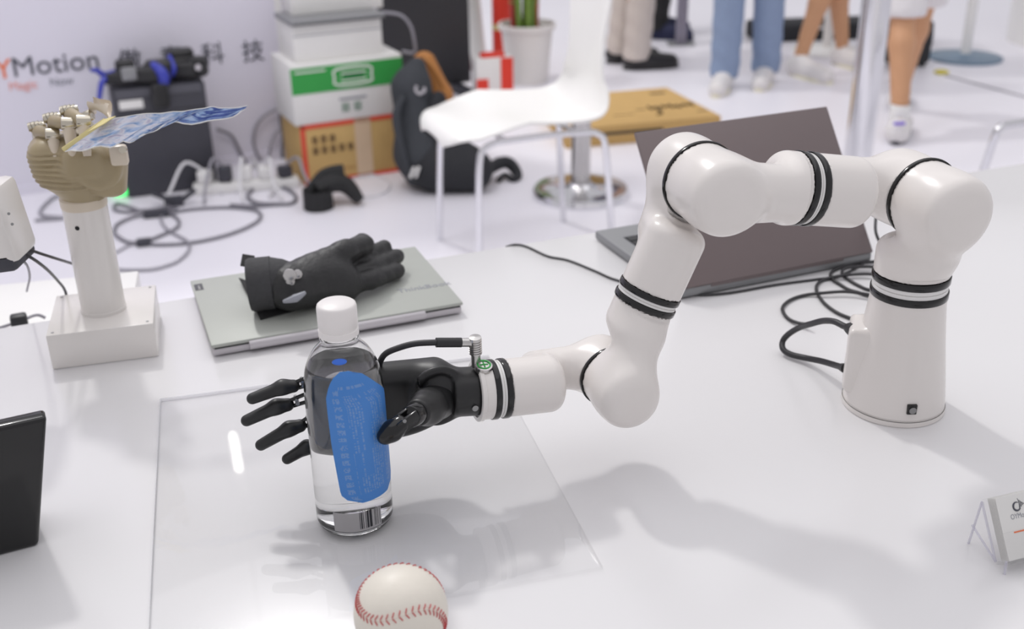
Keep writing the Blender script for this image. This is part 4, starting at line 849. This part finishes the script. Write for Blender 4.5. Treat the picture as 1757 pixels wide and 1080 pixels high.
# flat kraft carton on the floor
qa = [at_z(975, 262, 0), at_z(1128, 254, 0)]; d_ = nrm(qa[1]-qa[0]); 
c0_, c1_, c2_, c3_ = at_z(972, 222, .085), at_z(1237, 199, .085), at_z(1143, 150, .085), at_z(925, 168, .085)
t_ = thing('flat_carton', (c0_+c2_)/2*[1, 1, 0], 'flat kraft carton lying on the floor beyond the white chair', 'box')
dn_ = lambda p: np.array([p[0], p[1], 0])
MB().hexa([dn_(c0_), dn_(c1_), dn_(c2_), dn_(c3_), c0_, c1_, c2_, c3_]).build('carton_body', M['carton2'], t_, smooth=False)
xd = nrm(c1_-c0_); yd = np.cross(zz, xd); RT_ = np.stack([xd, yd, zz], 1); dkp = mat('print_dark', (92, 74, 44), .8)
for x, y, w_, h_ in ((1128, 160, .075, .028), (1100, 188, .05, .010), (1070, 197, .10, .006), (1205, 190, .05, .010)): MB().box(at_z(x, y, .0855), (w_, h_, .001), RT_).build('print_mark', dkp, t_)
MB().tube([at_z(1112+i*6, 186-(i*.5)+(-3, 2, -1, 3, -2, 1)[i % 6], .0865) for i in range(14)], .006, 6, smooth=3).tube([at_z(1128, 188, .0865), at_z(1136, 194, .0865), at_z(1128, 197, .0865)], .006, 6).build('scribble', dkp, t_)
MB().box(c0_*.62+c1_*.38-zz*.035-yd*.001, (.34, .002, .012), RT_).build('handle_slot', M['gloss'], t_)

# plant pot with bamboo
pp_ = at_z(905, 140, 0); pt = thing('potted_bamboo', pp_, 'white ribbed pot of bamboo stems behind the white chair back', 'plant')
prf = [(0, 0), (.105, 0)]+[(.105+.03*z/.30+(.0035 if k % 2 else 0), z) for k, z in enumerate(np.linspace(.005, .275, 19))]+[(.148, .28), (.150, .305), (.138, .306), (.13, .27), (0, .265)]
MB().lathe(prf, pp_, I3, 40).build('pot', M['pot'], pt, ang=30)
MB().cyl(pp_+zz*.25, pp_+zz*.27, .128, n=24).build('soil', mat('soil', (70, 58, 44), .9, var=.3), pt)
for k in range(11):
    a = k*2.4; r = .035+.06*((k*7) % 5)/5; p = pp_+np.array([r*math.cos(a), r*math.sin(a), .26]); tl = np.array([.03*math.cos(a*1.7), .03*math.sin(a), .75])
    st_ = MB().tube([p, p+tl*.5, p+tl], .011+.003*(k % 3), 10, smooth=2).build('stem', M['leaf'] if k % 4 else M['redstem'], pt)
    rn = MB(); [rn.lathe([(.012+.003*(k % 3), 0), (.015+.003*(k % 3), .004), (.012+.003*(k % 3), .008)], p+tl*h, I3, 10) for h in (.2, .4, .6, .8)]; rn.build('node_rings', M['leaf'], st_)
    for j in range(3):
        d_ = nrm([math.cos(a+j*2), math.sin(a+j*2), .5]); s__ = np.cross(d_, zz); e_ = p+tl*(.75+.1*j); MB().add([e_, e_+d_*.08+s__*.014, e_+d_*.2-zz*.02, e_+d_*.08-s__*.014, e_+d_*.08+zz*.004], [(0, 1, 4), (1, 2, 4), (2, 3, 4), (3, 0, 4)]).build('leaf', M['leaf'], st_, smooth=False)
# red and white gift things left of the pot
g1 = at_z(846, 163, 0); t_ = thing('gift_bag', g1, 'red and white gift bag on the floor between black panel and pot', 'bag')
MB().box(g1+zz*.10, (.19, .10, .19), rotz(.25), .008).build('bag_body', M['paper'], t_)
Rr = rotz(.25)
for x, w_, z_, h_ in ((-.065, .06, .05, .09), (.062, .062, .11, .17)): MB().box(g1+Rr@np.array([x, -.052, z_]), (w_, .004, h_), Rr).build('red_panel', M['red2'], t_)
MB().box(g1+zz*.20, (.12, .06, .03), Rr, .008).build('red_tissue', M['red2'], t_)
g2 = at_z(856, 130, 0)+[.02, .16, 0]; t_ = thing('red_extinguisher', g2, 'red cylinder with a yellow band standing behind the gift bag', 'extinguisher')
MB().lathe([(0, 0), (.05, 0), (.052, .01), (.052, .40), (.04, .44), (.02, .46), (0, .46)], g2, I3, 28).build('cylinder', M['red2'], t_)
MB().lathe([(.0525, .22), (.0535, .22), (.0535, .25), (.0525, .25)], g2, I3, 28, close=True).build('yellow_band', M['yellow'], t_)
MB().tube([g2+zz*.46, g2+zz*.50, g2+[.06, 0, .53]], .010, 8).build('valve_handle', M['gloss'], t_)
g3 = at_z(832, 140, 0)+[-.03, .22, 0]; t_ = thing('white_tube', g3, 'leaning white cardboard tube beside the red cylinder', 'tube')
MB().cyl(g3, g3+[-.05, .02, .62], .042, n=24).build('tube_body', M['paper'], t_); MB().cyl(g3+[-.05, .02, .62], g3+[-.0508, .0203, .63], .044, n=24).build('end_cap', M['silver2'], t_)
g4 = at_z(812, 140, 0)+[-.02, .3, 0]; t_ = thing('maroon_banner', g4, 'narrow maroon banner pole beside the black panel', 'banner')
MB().box(g4+zz*.5, (.05, .03, 1.0), I3, .006).build('banner_body', mat('maroon', (110, 34, 58), .6), t_); MB().box(g4+zz*.34-[0, .016, 0], (.05, .004, .03)).build('gold_trim', M['yellow'], t_)

# ------------------------------------------------------------------ cables and power strip on the floor
def fcable(pts, r, m, label, group=None, name='floor_cable'):
    P = [at_z(p[0], p[1], r+(p[2] if len(p) > 2 else .001)) for p in pts]
    return tag(MB().tube(P, r, 8, smooth=4).build(name, m, None, P[0]), label, 'cable', group)
gc = M['cable']; ck = mat('mid_grey_cable', (120, 118, 126), .5)
fcable([(240, 362), (205, 350), (196, 354), (199, 361), (222, 364), (240, 362), (275, 358), (300, 350)], .006, ck, 'short grey cable looped on the floor below the green lamp')
fcable([(305, 356), (262, 366), (230, 372), (203, 384), (196, 396), (202, 406), (222, 416), (250, 414), (290, 398), (306, 388), (305, 376), (290, 367), (265, 365)], .006, ck, 'grey cable ring on the floor right of the white pedestal')
fcable([(278, 366), (277, 380), (287, 394), (306, 405), (322, 415), (324, 430), (306, 448), (284, 457), (255, 463), (205, 463), (180, 458)], .005, gc, 'pale grey cable sweeping down toward the counter edge behind the pedestal')
fcable([(222, 416), (270, 420), (325, 417), (380, 406), (420, 392), (444, 378), (447, 367), (434, 360), (390, 356), (330, 359), (290, 366)], .006, ck, 'long grey cable forming the widest oval loop on the floor')
fcable([(198, 434), (222, 421), (240, 418)], .004, gc, 'short pale cable end beside the grey ring')
fcable([(60, 378), (110, 374), (74, 370), (70, 360), (90, 340), (105, 335)], .006, gc, 'grey cable on the floor left of the white pedestal')
fcable([(395, 352), (430, 354), (470, 351), (500, 349), (508, 338), (496, 326), (470, 318), (440, 322), (425, 336), (440, 348), (478, 350)], .007, ck, 'dark grey cable curled before the heap of white plugs')
fcable([(380, 332), (392, 300), (384, 282), (396, 272), (420, 268), (440, 282), (452, 300), (470, 322), (462, 338)], .007, M['cablew'], 'white cable draped over the heap of white plugs')
fcable([(405, 330), (418, 300), (438, 280), (430, 262), (412, 255)], .006, M['cablew'], 'second white cable rising from the plug heap to the wall')
fcable([(604, 306), (640, 300), (667, 312), (664, 328), (636, 338), (596, 336)], .0035, M['cablew'], 'thin white cable loop on the floor before the brown carton')
def wcable(pts, r, m, label):
    P = [on_wall(x, y, .02) for x, y in pts]; return tag(MB().tube(P, r, 8, smooth=4).build('hanging_cable', m, None, P[0]), label, 'cable')
wcable([(488, 182), (458, 196), (440, 216), (435, 245), (446, 272), (462, 292), (478, 304)], .006, gc, 'grey cable hanging in an arc on the wall left of the box stack')
wcable([(484, 178), (481, 205), (486, 235), (484, 262), (490, 292)], .007, ck, 'dark grey cable hanging straight beside the box stack')
wcable([(500, 214), (478, 224), (466, 245), (462, 270), (470, 296)], .004, gc, 'thin grey cable hanging nearest the brown carton')
wcable([(372, 222), (396, 232), (408, 252), (420, 276), (436, 296)], .006, ck, 'grey cable leaving the cabinet side along the wall')
# adapters
for x, y, sx, lab in ((268, 367, .09, 'flat black adapter on the grey cable ring'), (247, 416, .05, 'small dark plug where the grey cables cross')):
    p = at_z(x, y, .012); tag(MB().box(p, (sx, .035, .024), rotz(.25), .006).build('cable_adapter', M['dark'], None, p), lab, 'adapter')
p = at_z(300, 354, 0); t_ = thing('black_bracket', p, 'black angled bracket lying on the floor before the cabinet', 'bracket')
b = MB(); b.box(p+zz*.02, (.07, .03, .04), rotz(.2), .008); b.box(p+[-.05, .01, .035], (.07, .02, .016), rotz(.2)@np.array(Euler((0, .5, 0)).to_matrix()), .005); b.box(p+[.05, .02, .035], (.07, .02, .016), rotz(.2)@np.array(Euler((0, -.6, 0)).to_matrix()), .005); b.build('bracket_body', M['dark'], t_)
p = at_z(424, 326, 0); ps_ = thing('power_strip', p, 'white power strip buried under plugs on the floor by the wall', 'power strip')
RP = frame([0, 0, 1], WD+np.array([0, -.25, 0])); MB().box(p+zz*.02, (.40, .06, .04), RP, .008).build('strip_body', M['white2'], ps_)
for k in range(5): MB().box(p+RP@np.array([-.15+k*.075, 0, .0405]), (.04, .034, .002), RP, .0008, 1).build('socket', M['silver2'], ps_)
for k, (s_, h_, m_) in enumerate(((-.15, .05, 'white2'), (-.075, .06, 'dark'), (0, .055, 'white2'), (.075, .05, 'white2'), (.15, .045, 'dark'))):
    c = p+RP@np.array([s_, 0, .0415]); t_ = thing('wall_plug', c, ('white', 'dark', 'white', 'white', 'dark')[k]+' plug in the power strip, '+('leftmost', 'second from the left', 'in the middle', 'second from the right', 'rightmost')[k], 'plug', 'plugs in the power strip')
    MB().box(c+zz*h_/2, (.05, .048, h_), RP@rotz(.2*(k-2)), .008).build('plug_body', M[m_], t_); MB().tube([c+zz*h_*.9, c+zz*(h_+.04)+[.03*(k-2), -.03, 0], c+[.05*(k-2), -.10, .02], c+[.07*(k-2)+.02, -.16, -.036]], .006, 8).build('plug_cord', M['cablew' if m_ == 'white2' else 'cable'], t_)

# chrome framed stool, mostly outside the frame at the right
k0_ = at_z(1716, 216, .40); kd = nrm(np.array([.94, .34, 0])); kn_ = np.array([kd[1], -kd[0], 0])
s_t = thing('chrome_stool', np.array([k0_[0]+.3, k0_[1]+.17, 0]), 'chrome framed stool at the right edge, only one bent leg showing', 'stool')
for o_ in (0, .34):
    p = k0_+kn_*o_; ft = at_z(1650, 402, 0)+kn_*o_; e_ = p+kd*.62
    MB().tube([ft, (ft+p)/2+zz*.01, p-kd*.012-zz*.03, p+kd*.012-zz*.004, p+kd*.05, e_-kd*.05, e_-kd*.012-zz*.004, e_+kd*.012-zz*.03, e_+kd*.06-zz*.40], .0125, 12).build('leg_frame', M['chrome'], s_t)
MB().box(k0_+kd*.36+kn_*.17+zz*.03, (.34, .36, .04), frame([0, 0, 1], kd), .012).build('seat', M['white2'], s_t)
MB().cyl(k0_+kd*.3, k0_+kd*.3+kn_*.34, .009, n=12).build('cross_rail', M['chrome'], s_t)

# ------------------------------------------------------------------ visitors behind the booth
def person(label, fl, fr, yaw, top, lower, footm, hem=None, sockm=None, height=1.72, knee=(0, 0), lean=0., group='visitors walking behind the booth', sole=None):
    """fl, fr: heel-to-mid foot points on the floor; yaw: facing; hem: height of the shorts' hem or None for long trousers"""
    fl, fr = np.array(fl, float), np.array(fr, float); fw = np.array([math.cos(yaw), math.sin(yaw), 0]); sd = np.array([-fw[1], fw[0], 0]); k = height/1.72
    c = (fl+fr)/2*[1, 1, 0]; root = thing('person', c, label, 'person', group)
    hip = c+zz*.90*k+fw*lean; J = []
    for f_, s_ in ((fl, 1), (fr, -1)):
        an_ = f_+zz*.085-fw*.03; hp_ = hip+sd*.09*s_; kn = (an_+hp_)/2+fw*(.03+knee[0 if s_ > 0 else 1])+zz*.01; J.append((f_, an_, kn, hp_, s_))
    ch_ = hip+zz*.42*k; nk = ch_+zz*.13*k; hd_ = nk+zz*.17*k
    arms = []
    for s_ in (1, -1):
        sh = ch_+zz*.08*k+sd*.19*s_; eb = sh-zz*.29*k+sd*.05*s_-fw*.02; wr = eb-zz*.24*k+fw*.06; arms.append((sh, eb, wr, wr-zz*.09*k+fw*.02))
    def legs(P, g, zmin=None):
        d = None
        for f_, an_, kn, hp_, s_ in J:
            calf = kn+(an_-kn)*.3-fw*.018
            l = smin(.02, s_cone(P, hp_, kn, .082+g, .052+g), s_cone(P, kn, calf, .050+g, .053+g), s_cone(P, calf, an_, .052+g, .034+g))
            d = l if d is None else np.minimum(d, l)
        return smin(.03, d, s_ell(P, hip+zz*.03, (.15+g, .15+g, .13+g)))
    def body(P):
        d = smin(.04, legs(P, 0), s_cone(P, hip+zz*.05, ch_, .125, .14)); d = smin(.03, d, s_cone(P, ch_+zz*.06, nk, .06, .05))
        d = smin(.02, d, s_ell(P, hd_, (.078, .078, .11)), s_cone(P, hd_+fw*.075-zz*.01, hd_+fw*.085-zz*.025, .012, .014))
        for sh, eb, wr, ha in arms: d = smin(.015, d, s_cone(P, sh, eb, .048, .038), s_cone(P, eb, wr, .038, .026), s_ell(P, ha, (.03, .03, .075)))
        return d
    pts = np.array([fl, fr, hd_+zz*.13]+[a[3] for a in arms]); lo, hi = pts.min(0)-.20, pts.max(0)+.20; lo[2] = .02
    sdf_obj('body', body, lo, hi, .02, M['skin'], root)
    def low(P):
        d = None
        for f_, an_, kn, hp_, s_ in J:
            if hem: l = s_cone(P, hp_, kn, .105, .098)
            else: l = smin(.02, s_cone(P, hp_, kn, .098, .078), s_cone(P, kn, an_+fw*.005-zz*.02, .078, .073))
            d = l if d is None else np.minimum(d, l)
        d = smin(.03, d, s_ell(P, hip+zz*.03, (.165, .165, .14)))
        if not hem: d = d+.004*np.sin(P[..., 2]*55+P[..., 0]*30)*np.clip(1-P[..., 2]/.5, 0, 1)
        return smax(.006, smax(.01, d, P[..., 2]-(hip[2]+.10)), (hem or .055)-P[..., 2])
    sdf_obj('shorts' if hem else 'trousers', low, lo+[0, 0, 0], np.array([hi[0], hi[1], hip[2]+.2]), .016, lower, root)
    def up(P):
        d = s_cone(P, hip+zz*.06, ch_, .145, .158); d = smin(.03, d, s_cone(P, ch_+zz*.05, ch_+zz*.10, .08, .06))
        for sh, eb, wr, ha in arms: d = smin(.02, d, s_cone(P, sh, sh+(eb-sh)*.75, .062, .058))
        return d
    sdf_obj('shirt', up, np.array([lo[0], lo[1], hip[2]-.25]), hi, .02, top, root)
    sdf_obj('hair', lambda P: np.maximum(s_ell(P, hd_+zz*.02-fw*.012, (.092, .092, .112)), ((P-hd_)@fw)-.035+(hd_[2]-P[..., 2])*.8), hd_-.2, hd_+.2, .016, M['hair'], root)
    for f_, an_, kn, hp_, s_ in J:
        heel, toe = f_-fw*.05+zz*.045, f_+fw*.17+zz*.032
        def shoe(P): return np.maximum(smin(.03, s_cone(P, heel, toe, .046, .036), s_cone(P, heel+zz*.01, an_+fw*.01, .045, .040), s_cone(P, heel+fw*.06+zz*.01, toe, .043, .036)), np.maximum(.006-P[..., 2], P[..., 2]-.115))
        sh_ = sdf_obj('shoe', shoe, np.minimum(heel, toe)-.08, np.maximum(heel, toe)+np.array([.08, .08, .12]), .008, footm, root, ang=50)
        b = MB(); n = 20; P_ = []
        for i in range(n):
            a = 2*math.pi*i/n; t_ = math.cos(a); P_.append(f_+fw*(.06+.158*t_)+sd*(.043+.006*(t_ > 0))*math.sin(a))
        b.slab([(p[0], p[1]) for p in P_], 0, .018); b.build('sole', sole or M['sole'], sh_)
        if sockm: MB().lathe([(.040, .085), (.043, .09), (.041, .155), (.038, .16)], [an_[0]+(kn[0]-an_[0])*.08, an_[1]+(kn[1]-an_[1])*.08, 0], I3, 20, close=True).build('sock', sockm, root)
    return root, fw, sd, hip
# right, striding: bare leg with white shorts and purple-marked shoe
f1 = at_z(1540, 240, 0); f2 = at_z(1700, 120, 0)
r_, fw_, sd_, hp = person('person in white shorts and white shoes striding in the right foreground aisle', f1, f1+[.17, .52, 0], math.radians(66), M['shirt'], M['shorts'], M['shoe'], hem=.50, sockm=M['white2'], height=1.80, sole=M['dark'])
p = f1+zz*.085; MB().box(at_y(1543, 212, f1[1]-.098), (.05, .008, .014), I3, .003).build('purple_patch', M['purple'], r_)
# jeans
j1, j2 = at_z(1240, 152, 0), at_z(1308, 146, 0)
person('person in light blue jeans and cream sneakers standing beyond the flat carton', j2+[.02, .05, 0], j1, math.radians(-110)+math.pi*0, M['shirt'], M['denim'], M['shoe'], height=1.72)
# beige trousers, black shoes
t1 = at_z(1105, 118, 0)
person('person in beige trousers and black leather shoes facing right behind the chair', t1+[-.10, .17, 0], t1+[-.02, .0, 0], math.radians(8), M['navy'], M['khaki'], M['shoek'], height=1.72, sole=M['shoek'])
# bare legs
b1, b2 = at_z(1376, 132, 0), at_z(1436, 118, 0)
person('person with bare tanned legs and grey sneakers left of the thick chrome pole', b1, b2+[.06, .06, 0], math.radians(-60), M['navy'], M['denim2'], M['shoe'], hem=.60, height=1.7)
# dark trousers far back
d1 = at_z(1130, 66, 0)
person('person in dark trousers and navy shoes far behind the beige trousers', d1, d1+[.02, .25, 0], math.radians(-20), M['navy'], M['cloth'], M['navy'], height=1.7, sole=M['navy'])

# ------------------------------------------------------------------ far background furniture
p = at_z(1552, 112, 0); t_ = thing('black_suitcase', p, 'black suitcase standing behind the striding person', 'suitcase')
MB().box(p+zz*.13, (.22, .16, .24), rotz(.2), .03).build('case_body', M['bagb'], t_); MB().tube([p+[-.05, 0, .25], p+[-.04, 0, .28], p+[.04, 0, .28], p+[.05, 0, .25]], .008, 8).build('handle', M['rubber'], t_)
for i in (-.08, .08): MB().cyl(p+[i, -.06, .012], p+[i, -.04, .012], .012, n=12).build('wheel', M['rubber'], t_)
def stool(px, py, label, m, hgt=.9, disc=M['white2'], r=.2):
    p = at_z(px, py, 0); t_ = thing('bar_table', p, label, 'table', 'far pole tables')
    MB().lathe([(0, 0), (r, 0), (r, .012), (.05, .03), (0, .03)], p, I3, 32).build('disc_base', disc, t_); MB().cyl(p+zz*.02, p+zz*hgt, .028, n=20).build('pole', m, t_); MB().cyl(p+zz*hgt, p+zz*(hgt+.03), .22, n=32, rnd=.004).build('tabletop', M['white2'], t_)
stool(1418, 88, 'far table on a slim cream pole between the bare legs', M['cream'])
stool(1655, 100, 'far table on a white pole with blue-grey disc base at upper right', M['white2'], disc=mat('blue_disc', (104, 128, 150), .35))
p = at_z(1740, 92, 0); p = p+[.28, .1, 0]; t_ = thing('white_counter', p+[.25, .2, 0], 'blurred white curved counter at the upper right corner', 'counter')
MB().lathe([(0, 0), (.42, 0), (.42, .98), (.46, .985), (.46, 1.02), (0, 1.02)], p+[.25, .2, 0], I3, 48).build('counter_body', M['white2'], t_)
p = at_z(1168, 76, 0); t_ = thing('grey_post', p, 'grey square post far behind the beige trousers', 'post')
MB().box(p+zz*.9, (.06, .06, 1.8), I3, .004).build('post_body', mat('post_grey', (150, 146, 160), .6), t_); MB().box(p+zz*.004, (.16, .12, .008), I3, .002).build('foot_plate', M['grey'], t_)
for x, y, sx, lab in ((1400, 72, .75, 'low dark equipment case far behind the bare legs'), (1572, 84, .2, 'flat dark bag lying on the floor at upper right')):
    p = at_z(x, y, 0); t_ = thing('equipment_case', p, lab, 'case'); MB().box(p+[0, .15, .05], (sx, .25, .10), rotz(.1), .02).build('case_body', M['bagb'], t_); MB().box(p+[0, .024, .08], (.10, .012, .02), rotz(.1), .004).build('latch', M['steel'], t_)
p = at_z(1615, 126, 0); tag(MB().box(p+zz*.008, (.06, .05, .016), rotz(.3), .004).build('yellow_tag', mat('tag_yellow', (214, 200, 60), .6), None, p), 'small yellow tag at the end of the grey floor strip', 'tag')

# tube lamp hanging above the left of the booth (its reflection lies on the acrylic sheet)
la, lb_ = np.array([-1.70, 5.77, 3.6]), np.array([-1.57, 5.36, 3.6]); lm = (la+lb_)/2; ld = nrm(lb_-la)
t_ = thing('tube_lamp', lm, 'white fluorescent tube lamp hung high above the left of the booth', 'lamp')
MB().cyl(la+ld*.02, lb_-ld*.02, .018, n=16).build('tube', emit('tube_light', (255, 252, 246), 14), t_)
MB().box(lm+zz*.045, (.06, np.linalg.norm(lb_-la)+.3, .05), np.stack([np.cross(ld, zz), ld, zz], 1), .005).build('fixture', M['white2'], t_)
for i in (-1, 1): MB().cyl(lm+ld*i*.2+zz*.06, lm+ld*i*.2+zz*2.2, .004, n=8).build('hanger', M['steel'], t_)
